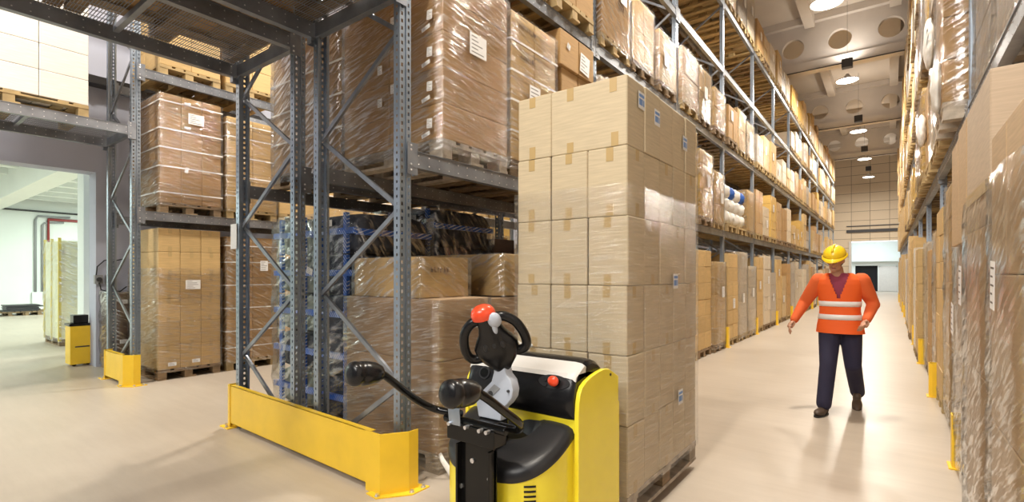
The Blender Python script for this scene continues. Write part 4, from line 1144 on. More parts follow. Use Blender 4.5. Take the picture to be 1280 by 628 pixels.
LOADN = 0
def aisle_load(side, bay, lev, slot, lv, xface):
    rr = random.Random(side * 7919 + bay * 131 + lev * 17 + slot * 3 + 11)
    z0 = 0.002 if lev == 0 else lv[lev - 1] + 0.002
    gap = (lv[lev] - 0.12 - z0 - 0.16) if lev < 4 else 1.35
    y0 = YS + 0.075 + bay * BAY + slot * 0.885
    kd = KINDS[rr.randrange(len(KINDS))]
    if side > 0 and lev == 1 and bay in (2, 3) : kd = KINDS[4] if slot < 2 else KINDS[1]
    if side > 0 and lev == 2 and bay in (1, 2): kd = (('film-wrapped brown', 'brown_film', 2, 1, 0.42), ('film-wrapped tan', 'tan_film', 2, 2, 0.42), ('film-wrapped tan', 'tan_film', 2, 2, 0.36))[slot]
    word, mat, nx, ny, ch = kd
    sx = rr.choice((1.12, 1.16, 1.2)); sy = rr.choice((0.72, 0.76, 0.8)); 
    frac = rr.uniform(0.75, 1.0) if lev == 0 or bay < 3 else rr.uniform(0.55, 0.88)
    nz = max(2, int(gap * frac / ch))
    out = rr.uniform(-0.02, 0.025)
    x0 = xface - 1.2 + out if side > 0 else xface - out + (0.085 if lev == 0 and bay < 3 else 0)
    dx = (1.2 - sx) if side > 0 else 0.0
    rackw = 'left aisle rack' if side > 0 else 'right aisle rack'
    lab = '%s cartons, %s, %s, %s bay from the near end, %s pallet' % (word, rackw, TIER[lev], ORD[bay], POS[slot])
    grp = 'pallet loads on the %s' % rackw
    if side > 0 and lev == 1 and bay == 3 and slot < 2:
        return bag_load('white plastic bags heaped on a pallet, left aisle rack, first shelf, fourth bay, ' + POS[slot], xface - 1.2, y0, z0, grp)
    near = bay <= (3 if side > 0 else 2)
    film = None
    if near and 'film' in mat: film = rr.choice(('film', 'film2')); mat = mat.replace('_film', '') if mat in ('brown_film', 'tan_film') else mat
    papers = []
    if side > 0 and bay < 7 and rr.random() < 0.6: papers = [('side', sy * rr.uniform(0.3, 0.7), nz * ch * rr.uniform(0.4, 0.8), 0.17, 0.2)]
    t = load(lab, x0 + dx, y0, z0, sx, sy, nx, ny, nz, ch, mat, rr.choice(('wood', 'wood_y', 'wood_y')), film if near else None, (0.06, 0.15 + nz * ch), group=grp, block=not near, papers=papers, jit=0.006)
    if side < 0:
        # overhanging pallet edges face the aisle: turn label face is irrelevant, keep geometry
        pass
    return t

skipL = {(0, 0, 0), (0, 0, 1), (0, 0, 2), (0, 1, 0), (0, 1, 1), (0, 1, 2), (0, 2, 0)}
for bay in range(NB):
    for lev in range(5):
        if (lev == 3 and bay < 6) or (lev == 4 and bay < 2): continue
        for slot in range(3):
            if (bay, lev, slot) in skipL: continue
            if R.random() < 0.03 and bay > 3: continue
            aisle_load(1, bay, lev, slot, LV, XA + 0.06)
XRF = 0.37
for bay in range(6):
    for lev in range(5):
        if (lev == 2 and bay < 1) or (lev == 3 and bay < 2) or (lev == 4 and bay < 3): continue
        for slot in range(3):
            if bay == 0 and lev == 0: continue
            if bay == 0: continue
            if bay == 1 and lev in (0, 1) and slot == 0: continue
            aisle_load(-1, bay, lev, slot, LVR, XRF)
# the rest of the right rack, seen end-on as a sliver
b = MB(); rr = random.Random(9)
for bay in range(6, NB):
    for lev in range(5):
        for slot in range(3):
            z = 0.0 if lev == 0 else LVR[lev - 1]; y = YS + 0.075 + bay * BAY + slot * 0.885; x = XRF + rr.uniform(-0.03, 0.05) + (0.02 if lev == 0 else 0)
            gap = (LVR[lev] - 0.3 - z) if lev < 4 else 1.3
            for yy in (0, 0.33, 0.68): b.box(x, x + 1.2, y + yy, y + yy + 0.1, z + 0.002, z + 0.1)
            b.box(x, x + 1.2, y, y + 0.8, z + 0.1, z + 0.144); h = gap * rr.uniform(0.6, 0.95); n = rr.randint(3, 5)
            for k in range(n): b.box(x, x + 1.15, y + 0.01, y + rr.uniform(0.72, 0.78), z + 0.146 + h * k / n, z + 0.14 + h * (k + 1) / n)
o = ob('distant_pallet_loads', b.mesh('distant_pallet_loads', 'tan_film'))
tag(o, 'far pallet loads on the right aisle rack, beyond its sixth bay, seen nearly end-on', 'pallet loads'); o['kind'] = 'stuff'

# right foreground
G = 'pallet loads on the right aisle rack'
custom('nearest film-wrapped brown carton load, cut off by the right edge of the photo', XRF, 2.405, 0.002,
       [(0, 0, 0, 0.6, 0.75, 0.66), (0.6, 0, 0, 0.6, 0.75, 0.66), (0, 0, 0.661, 0.6, 0.75, 0.66), (0.6, 0, 0.661, 0.6, 0.75, 0.66), (0, 0.01, 1.322, 0.6, 0.37, 0.62), (0, 0.385, 1.322, 0.6, 0.36, 0.62), (0.6, 0, 1.322, 0.6, 0.75, 0.62)],
       'kraft', 'wood_g', True, 1.2, 0.76, film=[(0, 0, -0.08, 1.2, 0.75, 1.84, 'film2')], group=G)
t = custom('tall brown carton stack standing above its nearer neighbour at the right edge', XRF, 3.20, 0.002,
       [(0.0, 0, 0, 0.6, 0.86, 0.8), (0.6, 0, 0, 0.6, 0.86, 0.8), (0, 0, 0.801, 0.6, 0.86, 0.76), (0.6, 0, 0.801, 0.6, 0.86, 0.76), (0, 0, 1.562, 0.6, 0.86, 0.72, 'pale_kraft'), (0.6, 0, 1.562, 0.6, 0.86, 0.72, 'pale_kraft')],
       'kraft', 'wood_g', True, 1.2, 0.86, film=[(0, 0, -0.08, 1.2, 0.86, 1.82, 'film2')], group=G)
b = MB(); b.box(0.0, 1.2, -0.0035, 0.0, 1.86, 1.92); b.box(-0.0035, 0.0, 0.0, 0.86, 1.86, 1.92); ob('tape', b.mesh('tape', 'tape'), t)
near_label = ob('paper_label', paper_mesh(0.11, 0.2), bpy.data.objects[[o.name for o in bpy.data.objects if o.parent is None and o.get('label', '').startswith('nearest film-wrapped brown')][0]], (-0.03, 0.45, 1.42)); near_label.rotation_euler = Euler((0, 0.06, -PI / 2))
t = custom('second tall brown carton load at right, just before the first yellow foot guard', XRF + 0.05, 4.10, 0.002,
       [(0, 0, 0, 1.15, 0.44, 0.76), (0, 0.445, 0, 1.15, 0.44, 0.76), (-0.02, 0, 0.761, 1.17, 0.44, 0.76), (-0.02, 0.445, 0.761, 1.17, 0.44, 0.76), (-0.05, 0, 1.522, 1.2, 0.44, 0.76), (-0.05, 0.445, 1.522, 1.2, 0.44, 0.72)],
       'kraft', 'wood_g', True, 1.2, 0.9, film=[(-0.02, 0, -0.08, 1.17, 0.885, 1.60, 'film2')], group=G)
for (y, z, w, h, rz) in ((0.2, 1.25, 0.14, 0.25, 0.05), (0.7, 1.0, 0.16, 0.22, 0.1)):
    o = ob('paper_label', paper_mesh(w, h), t, (-0.06, y, 0.1445 + z)); o.rotation_euler = Euler((0, rz, -PI / 2))
custom('brown carton load at the right, on the floor just beyond the first yellow foot guard', 0.46, 5.16, 0.002,
       [(0, 0, 0, 1.15, 0.8, 0.7), (0, 0, 0.701, 1.15, 0.8, 0.7), (0, 0, 1.402, 1.15, 0.8, 0.62)], 'kraft', 'wood_g', False, film=[(0, 0, 0, 1.15, 0.8, 1.6, 'film')], group=G)
custom('brown film-wrapped cartons on the first shelf at right, beyond the perforated upright', 0.34, 5.30, LVR[0] + 0.002,
       [(0, 0, 0.34 * k, 1.2, 0.70, 0.335) for k in range(4)], 'brown', 'wood_g', False, film=[(0, 0, -0.05, 1.2, 0.70, 1.42, 'film2')], group=G)
custom('pale film-wrapped load on the first shelf, top right corner of the photo', 0.50, 3.28, LVR[0] + 0.002,
       [(0, 0, 0.3 * k, 1.15, 0.8, 0.298) for k in range(3)], 'grey_film', 'wood_g', True, film=[(0, 0, -0.1, 1.15, 0.8, 1.0, 'film2')], group=G)
custom('grey-brown film-wrapped cartons on the first shelf at right, just before the perforated upright', 0.50, 4.16, LVR[0] + 0.002,
       [(0, 0, 0.33 * k, 1.15, 0.8, 0.325) for k in range(4)], 'grey_film', 'wood_g', True, film=[(0, 0, -0.1, 1.15, 0.8, 1.45, 'film2')], group=G)
# loose white film hanging off loads on the right
for (x, y, z, s) in ((0.335, 6.9, 3.9, 0.16), (0.33, 5.6, 3.05, 0.13), (0.33, 8.3, 3.3, 0.12)):
    b = MB(); rr = random.Random(int(y * 10)); rings = []
    for q in range(1, 12):
        ph = PI * q / 12
        rings.append([(0.05 * math.sin(ph) * math.cos(a) * (1 + rr.uniform(-.2, .2)), s * math.sin(ph) * math.sin(a) * (1 + rr.uniform(-.25, .25)), 1.7 * s * math.cos(ph) + rr.uniform(-.01, .01)) for a in [2 * PI * k / 14 for k in range(14)]])
    b.rings(rings)
    o = ob('film_scrap', b.mesh('film_scrap', 'white_bag', smooth=True), None, (x, y, z))
    tag(o, {3.9: 'large crumpled white film hanging off the loads at right, above the first shelf', 3.05: 'white film bulge at the perforated upright, right side', 3.3: 'small white film bulge on the second load row at right'}[z], 'film scrap')

# ------------------------------------------------------------------ left background
t = thing('wrapped_pallet_load', 'dark brown cartons in loose clear film against the lilac wall, left of the short guard', 'pallet load', (-9.93, 2.44, 0.0))
pm = MB(); pm.box(0, 0.66, 0, 0.5, 0.08, 0.12); pm.box(0, 0.66, 0, 0.08, 0, 0.08); pm.box(0, 0.66, 0.42, 0.5, 0, 0.08); pm.box(0, 0.66, 0.21, 0.29, 0, 0.08)
ob('pallet', pm.mesh('pallet', 'wood'), t)
for k in range(3):
    for i in range(2): ob('carton', carton_mesh(0.33, 0.5, 0.35, 'dark_film'), t, (0.33 * i, 0, 0.121 + 0.351 * k))
ob('stretch_wrap', film_mesh(0.66, 0.5, 1.15, 'film2', 0.03), t, (0, 0, 0.05))
for z in (0.45, 1.05): ob('paper_label', paper_mesh(0.1, 0.06), t, (0.70, 0.1, z), (0, 0, PI / 2))
# sockets and cables on the wall
s = thing('wall_socket_pair', 'two grey industrial sockets with looping black cables on the lilac wall', 'wall socket', (-9.998, 2.5, 1.38))
for dy in (-0.09, 0.05):
    b = MB(); b.box(0, 0.07, dy - 0.05, dy + 0.05, -0.07, 0.07); ob('socket_box', b.mesh('socket_box', 'pipe_grey'), s)
    b = MB(); b.cyl((0.085, dy, 0), 0.035, 0.04, 'x'); ob('socket_cap', b.mesh('socket_cap', 'dark_metal'), s)
for dy in (-0.09, 0.05):
    b = MB(); b.tube([(0.05, dy - 0.03, 0.06), (0.06, dy - 0.02, 0.2), (0.06, dy + 0.07, 0.3), (0.05, dy + 0.18, 0.33)], 0.009, 8)
    b.tube([(0.08, dy, -0.05), (0.1, dy + 0.02, -0.16), (0.09, dy + 0.12, -0.2), (0.06, dy + 0.22, -0.12)], 0.009, 8)
    ob('cable', b.mesh('cable', 'rubber', smooth=True), s)
# machine in the doorway
m_ = thing('floor_machine', 'small yellow machine with black top standing in the doorway', 'machine', (-10.6, 2.14, 0))
b = MB(); b.box(0, 0.3, 0.0, 0.3, 0.03, 0.64); bevel(ob('body', b.mesh('body', 'yellow'), m_), 0.012)
b = MB(); b.box(0.002, 0.298, -0.01, 0.31, 0.64, 0.68); ob('top_cover', b.mesh('top_cover', 'black_plastic'), m_)
b = MB(); b.box(0.05, 0.25, 0.05, 0.24, 0.68, 0.81); bevel(ob('control_box', b.mesh('control_box', 'black_plastic'), m_), 0.01)
b = MB(); b.box(0.3, 0.303, 0.06, 0.24, 0.30, 0.32); ob('trim_line', b.mesh('trim_line', 'dark_metal'), m_)
for x in (0.06, 0.24):
    for y in (0.06, 0.24): b = MB(); b.cyl((x, y, 0.03), 0.03, 0.03, 'x', 12); ob('caster', b.mesh('caster', 'rubber'), m_)
# yellow-posted wrapped stack in the back room
t = thing('wrapped_pallet_load', 'tall pale load in clear film with yellow corner posts in the room beyond the doorway', 'pallet load', (-14.6, 2.62, 0.0))
ob('pallet', pallet_mesh('wood', w=1.2, d=0.8), t)
for k in range(5):
    for i in range(3):
        for j in range(2): ob('carton', carton_mesh(0.4, 0.4, 0.40, 'yellow_film'), t, (0.4 * i, 0.4 * j, 0.145 + 0.4 * k))
for (x, y) in ((1.2, 0), (1.2, 0.4), (1.2, 0.8), (0, 0), (0.6, 0)):
    b = MB(); b.box(x - 0.03, x + 0.012, y - 0.02, y + 0.025, 0.1, 2.2); ob('corner_post', b.mesh('corner_post', 'grime'), t)
ob('stretch_wrap', film_mesh(1.2, 0.8, 2.1, 'film2', 0.03), t, (0, 0, 0.08))
t = thing('wrapped_pallet_load', 'second pale film-wrapped load behind the yellow-posted one in the back room', 'pallet load', (-14.5, 3.5, 0.0))
ob('pallet', pallet_mesh('wood', w=1.2, d=0.8), t)
for k in range(5): ob('carton', carton_mesh(1.2, 0.8, 0.40, 'yellow_film'), t, (0, 0, 0.145 + 0.4 * k))
# low pallet with folded sheets on the floor of the back room
t = thing('pallet', 'low wooden pallet with dark folded sheets on the floor of the back room', 'pallet', (-25.6, 3.1, 0))
ob('base', pallet_mesh('wood', w=1.2, d=0.8), t, (0, 0, 0)); ob('base', pallet_mesh('wood', w=1.2, d=0.8), t, (0.05, 0.75, 0))
b = MB(); rr = random.Random(2)
for k in range(5): b.box(0.1 + rr.uniform(0, .2), 1.0 + rr.uniform(0, .2), 0.2 + rr.uniform(0, .15), 1.1 + rr.uniform(0, .2), 0.15 + 0.045 * k, 0.185 + 0.045 * k)
ob('folded_sheets', b.mesh('folded_sheets', 'dark_metal'), t)
# pipes and extinguisher cabinet on the far wall
def pipe(name, pts, r, mat, label, cat):
    b = MB(); b.tube(pts, r, 10); return tag(ob(name, b.mesh(name, mat, smooth=True)), label, cat)
pipe('water_pipe', [(-26.93, 9, 3.65), (-26.93, 4.93, 3.65), (-26.93, 4.93, 1.25)], 0.06, 'pipe_red', 'dark red pipe on the far white wall of the back room', 'pipe')
pipe('conduit', [(-26.95, 5.6, 3.78), (-26.95, 4.62, 3.75), (-26.95, 4.55, 3.6), (-26.95, 4.55, 0.75)], 0.04, 'pipe_grey', 'grey conduit left of the red pipe in the back room, longer of the two', 'pipe')
pipe('conduit', [(-26.95, 5.4, 3.55), (-26.95, 4.82, 3.5), (-26.95, 4.76, 3.4), (-26.95, 4.76, 0.75)], 0.035, 'pipe_grey', 'short grey conduit next to the red pipe in the back room', 'pipe')
pipe('conduit', [(-26.9, -8, 3.95), (-26.9, 3.6, 3.95), (-26.9, 9, 3.9)], 0.035, 'dark_metal', 'thin dark conduit high along the far wall of the back room', 'pipe')
pipe('conduit', [(-20, 2.2, 4.34), (-20, 2.2, 3.45), (-20, 2.0, 3.3), (-20, -1, 3.3)], 0.03, 'dark_metal', 'dark hooked conduit dropping from the ceiling of the back room', 'pipe')
b = MB(); b.box(-26.99, -26.75, 4.98, 5.3, 0.75, 1.35)
tag(ob('hose_cabinet', b.mesh('hose_cabinet', 'pipe_red')), 'dark red fire hose cabinet under the red pipe', 'cabinet')
b = MB(); b.cyl((-26.8, 5.15, 0.226), 0.09, 0.45); b.ell((-26.8, 5.15, 0.47), (0.08, 0.08, 0.08))
tag(ob('fire_extinguisher', b.mesh('fire_extinguisher', 'pipe_red', smooth=True)), 'red fire extinguisher on the floor beneath the hose cabinet', 'fire extinguisher')
b = MB(); b.box(-26.99, -26.9, 4.45, 4.95, 0, 0.75); tag(ob('wall_box', b.mesh('wall_box', 'white_wall')), 'white wall box at the foot of the conduits in the back room', 'box')
# cable tray high on the lilac wall
b = MB(); b.box(-9.98, -9.75, -3, 8, 4.40, 4.42); b.box(-9.98, -9.96, -3, 8, 4.42, 4.52); b.box(-9.77, -9.75, -3, 8, 4.42, 4.52)
for k in range(22): b.box(-9.98, -9.75, -2.9 + 0.5 * k, -2.86 + 0.5 * k, 4.36, 4.40)
tag(ob('cable_tray', b.mesh('cable_tray', 'dark_metal')), 'dark cable tray high on the lilac wall above the doorway', 'cable tray')
# white tag on the back-to-back rack upright
b = MB(); b.box(0, 0.004, -0.05, 0.05, -0.13, 0.0)
b2 = ob('rack_tag', MB().box(-0.06, 0.06, -0.004, 0, -0.24, 0.0).mesh('rack_tag', 'paper'), rackB, (XB - 0.03, YS - 0.056, 1.95))

# ------------------------------------------------------------------ person
def person():
    t = thing('person', 'person in orange high-visibility vest, yellow helmet and navy trousers walking in the aisle', 'person', (-0.42, 6.35, 0))
    O = Vector((-0.42, 6.35, 0))
    def rem(name, b, mat, vox, sm=6):
        me = b.mesh(name, mat, smooth=True)
        o = ob(name, me, t, -O)
        r = o.modifiers.new('r', 'REMESH'); r.mode = 'VOXEL'; r.voxel_size = vox; r.use_smooth_shade = True
        s_ = o.modifiers.new('s', 'SMOOTH'); s_.factor = 0.5; s_.iterations = sm
        return o
    def limb(b, pts, rs, n=14):
        b.tube(pts, rs, n)
        for p, r in zip(pts, rs): b.ell(p, (r * 0.99,) * 3, 12, 8)
    J = dict(hipR=(-0.515, 6.42, 0.93), kneeR=(-0.52, 6.24, 0.50), ankR=(-0.55, 6.16, 0.10),
             hipL=(-0.335, 6.42, 0.93), kneeL=(-0.31, 6.42, 0.50), ankL=(-0.285, 6.76, 0.15),
             shR=(-0.605, 6.33, 1.40), elR=(-0.755, 6.40, 1.15), wrR=(-0.845, 6.27, 0.95),
             shL=(-0.235, 6.33, 1.40), elL=(-0.135, 6.42, 1.15), wrL=(-0.19, 6.22, 0.99))
    H0 = Vector((-0.455, 6.185, 1.61))
    # body: one continuous surface (head, neck, trunk, arms, legs, hands)
    b = MB()
    b.ell((-0.425, 6.36, 1.24), (0.155, 0.10, 0.20)); b.ell((-0.425, 6.39, 1.02), (0.145, 0.10, 0.15))
    limb(b, [(-0.43, 6.31, 1.40), (-0.44, 6.25, 1.52)], [0.062, 0.055])
    for s in 'RL':
        limb(b, [J['hip' + s], J['knee' + s], J['ank' + s]], [0.085, 0.058, 0.042])
        limb(b, [J['sh' + s], J['el' + s], J['wr' + s]], [0.055, 0.04, 0.028])
    Mh = Matrix.Translation(H0) @ Euler((math.radians(22), 0, math.radians(-6))).to_matrix().to_4x4()
    b.ell((0, 0.01, 0.02), (0.074, 0.095, 0.105), 20, 14, Mh); b.ell((0, -0.03, -0.06), (0.052, 0.055, 0.055), 16, 10, Mh)   # skull, jaw
    b.ell((0, -0.092, -0.018), (0.013, 0.02, 0.024), 10, 8, Mh)                                                        # nose
    for s in (-1, 1): b.ell((s * 0.076, 0.01, -0.01), (0.012, 0.02, 0.03), 10, 8, Mh)                                    # ears
    for s in (-1, 1): b.ell((s * 0.03, -0.077, 0.022), (0.022, 0.012, 0.008), 10, 6, Mh)                                  # brow
    for s, side in ((-1, 'R'), (1, 'L')):
        w = Vector(J['wr' + side]); e = Vector(J['el' + side]); d = (w - e).normalized()
        sd = Vector((0, -1, 0)) if side == 'R' else Vector((0, -1, 0)); sd = (sd - d * sd.dot(d)).normalized(); nn = d.cross(sd)
        b.tube([w, w + d * 0.04, w + d * 0.085], [0.03, 0.04, 0.036], 12, flat=0.6)
        for q, (off, L) in enumerate(((-0.03, 0.07), (-0.01, 0.08), (0.01, 0.075), (0.03, 0.06))):
            p0 = w + d * 0.08 + sd * off; p1 = p0 + d * L * 0.5 + nn * 0.008 * s; p2 = p1 + d * L * 0.35 + nn * 0.03 * s
            b.tube([p0, p1, p2], [0.0095, 0.009, 0.0075], 8)
            b.ell(p2, (0.0075,) * 3, 8, 6)
        p0 = w + d * 0.02 + sd * 0.03; b.tube([p0, p0 + d * 0.03 + sd * 0.03, p0 + d * 0.06 + sd * 0.035], [0.012, 0.011, 0.009], 8)
    rem('body', b, 'skin', 0.0075, 3)
    for s in (-1, 1):
        b = MB(); b.ell((s * 0.03, -0.078, 0.006), (0.012, 0.008, 0.007), 10, 8, Mh); ob('eye', b.mesh('eye', 'paper', smooth=True), t, -O)
        b = MB(); b.ell((s * 0.03, -0.085, 0.004), (0.005, 0.003, 0.005), 8, 6, Mh); ob('pupil', b.mesh('pupil', 'hair', smooth=True), t, -O)
    b = MB(); b.ell((0, -0.083, -0.058), (0.022, 0.008, 0.005), 12, 6, Mh); ob('mouth', b.mesh('mouth', 'shirt', smooth=True), t, -O)
    b = MB(); b.ell((0, 0.03, 0.0), (0.08, 0.08, 0.09), 20, 14, Mh); rem('hair', b, 'hair', 0.008, 2)
    # helmet: shell, ridge and brim
    hm = bpy.data.objects.new('helmet', None); COL.objects.link(hm); hm.parent = t
    hm.matrix_local = Matrix.Translation(-O) @ Mh
    b = MB(); rings = []
    for k in range(10):
        ph = (PI / 2) * k / 9.5
        rings.append([(0.105 * math.cos(ph) ** 0.8 * math.cos(a), 0.015 + 0.13 * math.cos(ph) ** 0.8 * math.sin(a), 0.05 + 0.10 * math.sin(ph)) for a in [2 * PI * q / 32 for q in range(32)]])
    b.rings(rings); o = ob('helmet_shell', b.mesh('helmet_shell', 'helmet', smooth=True), hm)
    b = MB()
    def brim(sc, z): return [(0.108 * sc * math.cos(a), 0.015 + (0.133 * sc + (0.045 * max(0, -math.sin(a)) ** 2 if sc > 1 else 0)) * math.sin(a), z - (0.012 * max(0, -math.sin(a)) if sc > 1 else 0)) for a in [2 * PI * q / 32 for q in range(32)]]
    b.rings([brim(0.96, 0.045), brim(1.08, 0.042), brim(1.08, 0.048), brim(0.96, 0.055)], caps=False); smooth = b.mesh('helmet_brim', 'helmet', smooth=True); ob('helmet_brim', smooth, hm)
    b = MB(); b.tube([(0, -0.09, 0.118), (0, -0.04, 0.15), (0, 0.03, 0.157), (0, 0.09, 0.135)], 0.011, 8); ob('helmet_ridge', b.mesh('helmet_ridge', 'helmet', smooth=True), hm)
    # trousers
    b = MB(); b.ell((-0.425, 6.42, 0.93), (0.165, 0.118, 0.13))
    for s in 'RL':
        a_ = Vector(J['ank' + s]); k_ = Vector(J['knee' + s]); h_ = Vector(J['hip' + s])
        limb(b, [h_, h_.lerp(k_, 0.5), k_, k_.lerp(a_, 0.5), a_ + Vector((0, 0.0, 0.01))], [0.112, 0.098, 0.08, 0.076, 0.072])
    rem('trousers', b, 'trousers', 0.011, 5)
    # shoes
    for s, dirv, pitch in (('R', Vector((-0.25, -1, 0)), 0), ('L', Vector((0.05, -1, 0)), 28)):
        a_ = Vector(J['ank' + s]); d = dirv.normalized(); ang = math.atan2(d.x, -d.y)
        base = Vector((a_.x, a_.y, 0.0 if s == 'R' else 0.0))
        Ms = Matrix.Translation(Vector((a_.x, a_.y, 0.048)) + d * 0.05) @ Matrix.Rotation(ang, 4, 'Z')
        if s == 'L': Ms = Matrix.Translation(Vector((a_.x + 0.0, a_.y - 0.10, 0.075))) @ Matrix.Rotation(ang, 4, 'Z') @ Matrix.Rotation(math.radians(24), 4, 'X')
        b = MB(); b.ell((0, 0.06, 0.0), (0.042, 0.06, 0.045), 16, 10, Ms); b.ell((0, -0.05, -0.008), (0.05, 0.11, 0.038), 18, 10, Ms); b.ell((0, 0.04, 0.035), (0.04, 0.05, 0.05), 14, 8, Ms)
        sh = rem('shoe', b, 'shoe', 0.008, 3)
        b = MB(); pr = [(0.047 * math.copysign(abs(math.cos(q)) ** 0.8, math.cos(q)), -0.02 + 0.142 * math.sin(q)) for q in [2 * PI * k / 24 for k in range(24)]]
        vs = [Ms @ Vector((p[0], p[1], z)) for z in (-0.048, -0.03) for p in pr]
        b.rings([vs[:24], vs[24:]]); so = ob('sole', b.mesh('sole', 'rubber'), sh)
    # shirt (seen at the neck) and sleeves
    b = MB(); rr = []
    for z, cy, wx, wy in ((0.88, 6.42, 0.168, 0.118), (1.0, 6.405, 0.16, 0.112), (1.15, 6.38, 0.162, 0.112), (1.30, 6.345, 0.178, 0.112), (1.39, 6.325, 0.17, 0.10), (1.445, 6.305, 0.10, 0.078), (1.48, 6.285, 0.068, 0.066)):
        rr.append([(-0.425 + wx * math.copysign(abs(math.cos(a)) ** 0.85, math.cos(a)), cy + wy * math.sin(a), z) for a in [2 * PI * q / 32 for q in range(32)]])
    b.rings(rr)
    for s in 'RL':
        sh_, e_, w_ = Vector(J['sh' + s]), Vector(J['el' + s]), Vector(J['wr' + s])
        limb(b, [sh_, sh_.lerp(e_, 0.4)], [0.066, 0.056])
    rem('shirt', b, 'shirt', 0.011, 4)
    for s in 'RL':
        sh_, e_, w_ = Vector(J['sh' + s]), Vector(J['el' + s]), Vector(J['wr' + s])
        b = MB(); limb(b, [sh_, sh_.lerp(e_, 0.5), e_, e_.lerp(w_, 0.92)], [0.083, 0.073, 0.062, 0.043]); rem('sleeve', b, 'sleeve', 0.010, 4)
    # vest with a V neck: rings whose front dips, open in front at the neck
    NV = 144
    def vest_ring(z, cy, wx, wy, off=0.0, vneck=False):
        out = []
        for q in range(NV):
            a = 2 * PI * q / NV - PI / 2
            x, y = (wx + off) * math.copysign(abs(math.cos(a)) ** 0.8, math.cos(a)), (wy + off) * math.sin(a)
            out.append(Vector((-0.425 + x, cy + y, z)))
        return out
    prof = [(0.84, 6.42, 0.222, 0.168), (0.92, 6.415, 0.212, 0.158), (1.0, 6.405, 0.196, 0.145), (1.08, 6.39, 0.186, 0.134), (1.15, 6.38, 0.188, 0.134), (1.23, 6.36, 0.198, 0.134), (1.30, 6.345, 0.210, 0.134), (1.36, 6.335, 0.222, 0.13), (1.41, 6.325, 0.216, 0.115), (1.45, 6.315, 0.165, 0.092), (1.478, 6.30, 0.115, 0.08)]
    pf = []
    for p, q in zip(prof[:-1], prof[1:]): pf += [tuple(p[j] + (q[j] - p[j]) * u / 5 for j in range(4)) for u in range(5)]
    prof = pf + [prof[-1]]
    rr = [vest_ring(*p) for p in prof]
    rin = [vest_ring(*p, off=-0.008) for p in prof]
    me_v, me_f = [], []
    b = MB(); vs = [q for r in rr for q in r] + [q for r in rin for q in r]; nr = len(prof); fs = []
    def open_(i, k):
        z = (prof[i][0] + prof[i + 1][0]) / 2; half = max(0.0, (z - 1.19)) * 0.36
        x = ((rr[i][k] + rr[i][(k + 1) % NV]) / 2).x + 0.425; fr = ((rr[i][k] + rr[i][(k + 1) % NV]) / 2).y < prof[i][1]
        return fr and abs(x) < half
    for i in range(nr - 1):
        for k in range(NV):
            if open_(i, k): continue
            k2 = (k + 1) % NV
            fs.append((i * NV + k, i * NV + k2, (i + 1) * NV + k2, (i + 1) * NV + k))
            fs.append((nr * NV + i * NV + k2, nr * NV + i * NV + k, nr * NV + (i + 1) * NV + k, nr * NV + (i + 1) * NV + k2))
    b.add(vs, fs)
    v = ob('vest', b.mesh('vest', 'hivis', smooth=True, fix=False), t, -O)
    for z0, z1, nm in ((1.125, 1.18, 0), (0.985, 1.04, 1)):
        def at(z):
            for i in range(nr - 1):
                if prof[i][0] <= z <= prof[i + 1][0]:
                    f = (z - prof[i][0]) / (prof[i + 1][0] - prof[i][0]); return [prof[i][j] * (1 - f) + prof[i + 1][j] * f for j in range(4)]
        a0, a1 = at(z0), at(z1)
        b = MB(); b.rings([vest_ring(*a0, off=0.0), vest_ring(*a0, off=0.005), vest_ring(*a1, off=0.005), vest_ring(*a1, off=0.0)], caps=False)
        ob('reflective_band', b.mesh('reflective_band', 'reflective', smooth=True), v)
person()

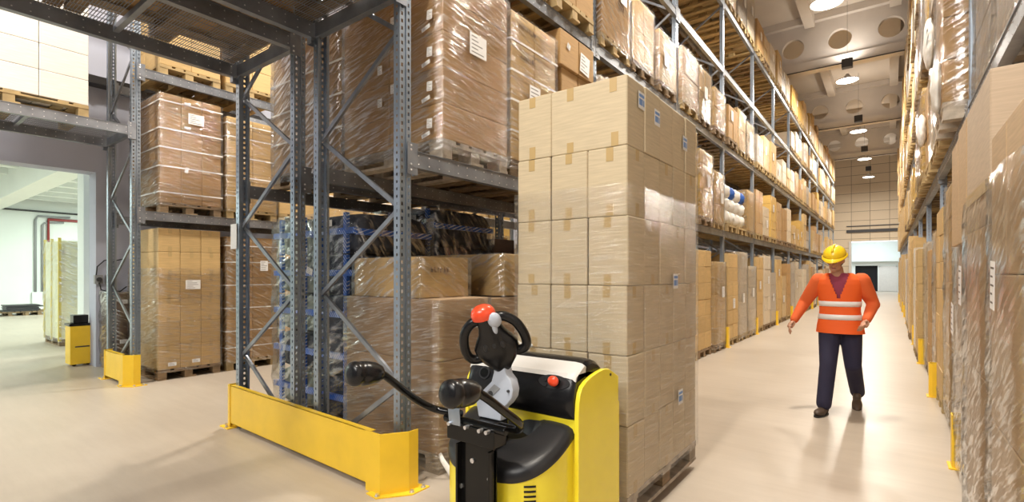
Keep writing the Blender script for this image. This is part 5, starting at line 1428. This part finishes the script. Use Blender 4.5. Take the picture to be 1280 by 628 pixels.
# ------------------------------------------------------------------ lamps and light
def area(name, loc, size, power, col=(1, 1, 1), rot=(0, 0, 0), shape='DISK', size_y=None, spread=PI):
    l = bpy.data.lights.new(name, 'AREA'); l.shape = shape; l.size = size; l.energy = power; l.color = col; l.spread = spread
    if size_y: l.shape = 'RECTANGLE'; l.size_y = size_y
    o = bpy.data.objects.new(name, l); COL.objects.link(o); o.location = loc; o.rotation_euler = rot; return o
def lamp(x, y, z, power, label, grp='high bay lamps', col=(1.0, 0.92, 0.80), top=10.34):
    t = thing('high_bay_lamp', label, 'lamp', (x, y, z), 0, grp)
    b = MB(); n = 28; rr = []
    for zz, r in ((0.0, 0.31), (0.03, 0.30), (0.07, 0.2), (0.10, 0.12), (0.22, 0.04)): rr.append([(r * math.cos(2 * PI * k / n), r * math.sin(2 * PI * k / n), zz) for k in range(n)])
    b.rings(rr, caps=False); ob('reflector', b.mesh('reflector', 'silver', smooth=True), t)
    b = MB(); b.box(-0.15, 0.15, -0.12, 0.12, 0.42, 0.70); bevel(ob('ballast_box', b.mesh('ballast_box', 'dark_metal'), t), 0.01)
    b = MB(); b.cyl((0, 0, 0.01), 0.30, 0.012, n=28); ob('diffuser', b.mesh('diffuser', 'lamp_glow'), t)
    b = MB(); b.cyl((0, 0, 0.45 + (top - z - 0.45) / 2), 0.004, top - z - 0.45, n=8); ob('suspension', b.mesh('suspension', 'dark_metal'), t)
    area('lamp_light', (x, y, z - 0.02), 0.5, power, col)
    area('ceiling_fill', (x, y, z + 0.75), 0.4, power * 0.05, col, (PI, 0, 0))  # added upward disk that brightens the ceiling
P0 = 820
for y, w in ((12.9, 'at the top edge of the photo'), (19.6, 'first fully seen above the main aisle'), (26.9, 'third along the main aisle'), (33.6, 'fourth along the main aisle'), (40.0, 'farthest, in front of the cream end wall')):
    lamp(-1.1, y, 7.38 if y < 13 else 7.75, P0, 'round ceiling lamp, ' + w)
for x, y in ((-1.1, 6.2), (-1.1, -0.8), (-6.5, 5.5), (-6.5, 12.5), (-6.5, -1.0)):
    area('lamp_light', (x, y, 7.7), 0.5, P0, (1.0, 0.92, 0.80)); area('ceiling_fill', (x, y, 8.4), 0.4, P0 * 0.05, (1.0, 0.92, 0.80), (PI, 0, 0))  # the upward disk is an added fill for the ceiling
area('front_fill', (-2.5, -4.5, 6.0), 4.0, 900, (1.0, 0.96, 0.9), (math.radians(55), 0, math.radians(8)), size_y=2.0)  # added unseen panel behind the camera, brightens the front faces
# back room: greenish fluorescent rows
for x in (-13.5, -18.0, -23.0):
    for y in (-3.0, 6.5): area('room_light', (x, y, 4.3), 2.4, 750, (0.86, 1.0, 0.90), size_y=0.4)
area('dispatch_light', (-1.5, 48.6, 4.6), 4.0, 650, (0.85, 0.94, 1.0), size_y=4.0)
w = bpy.data.worlds.new('world'); scene.world = w; w.use_nodes = True
bg = w.node_tree.nodes['Background']; bg.inputs[0].default_value = (0.80, 0.88, 1.0, 1); bg.inputs[1].default_value = 0.28

vs_ = scene.view_settings
scene.display_settings.display_device = 'sRGB'
vs_.view_transform = 'Standard'; vs_.look = 'None'; vs_.gamma = 1.0; vs_.use_curve_mapping = False
vs_.exposure = -0.98
scene.cycles.max_bounces = 8; scene.cycles.diffuse_bounces = 4; scene.cycles.glossy_bounces = 3
scene.cycles.transparent_max_bounces = 16; scene.cycles.sample_clamp_indirect = 4.0
scene.cycles.use_denoising = True
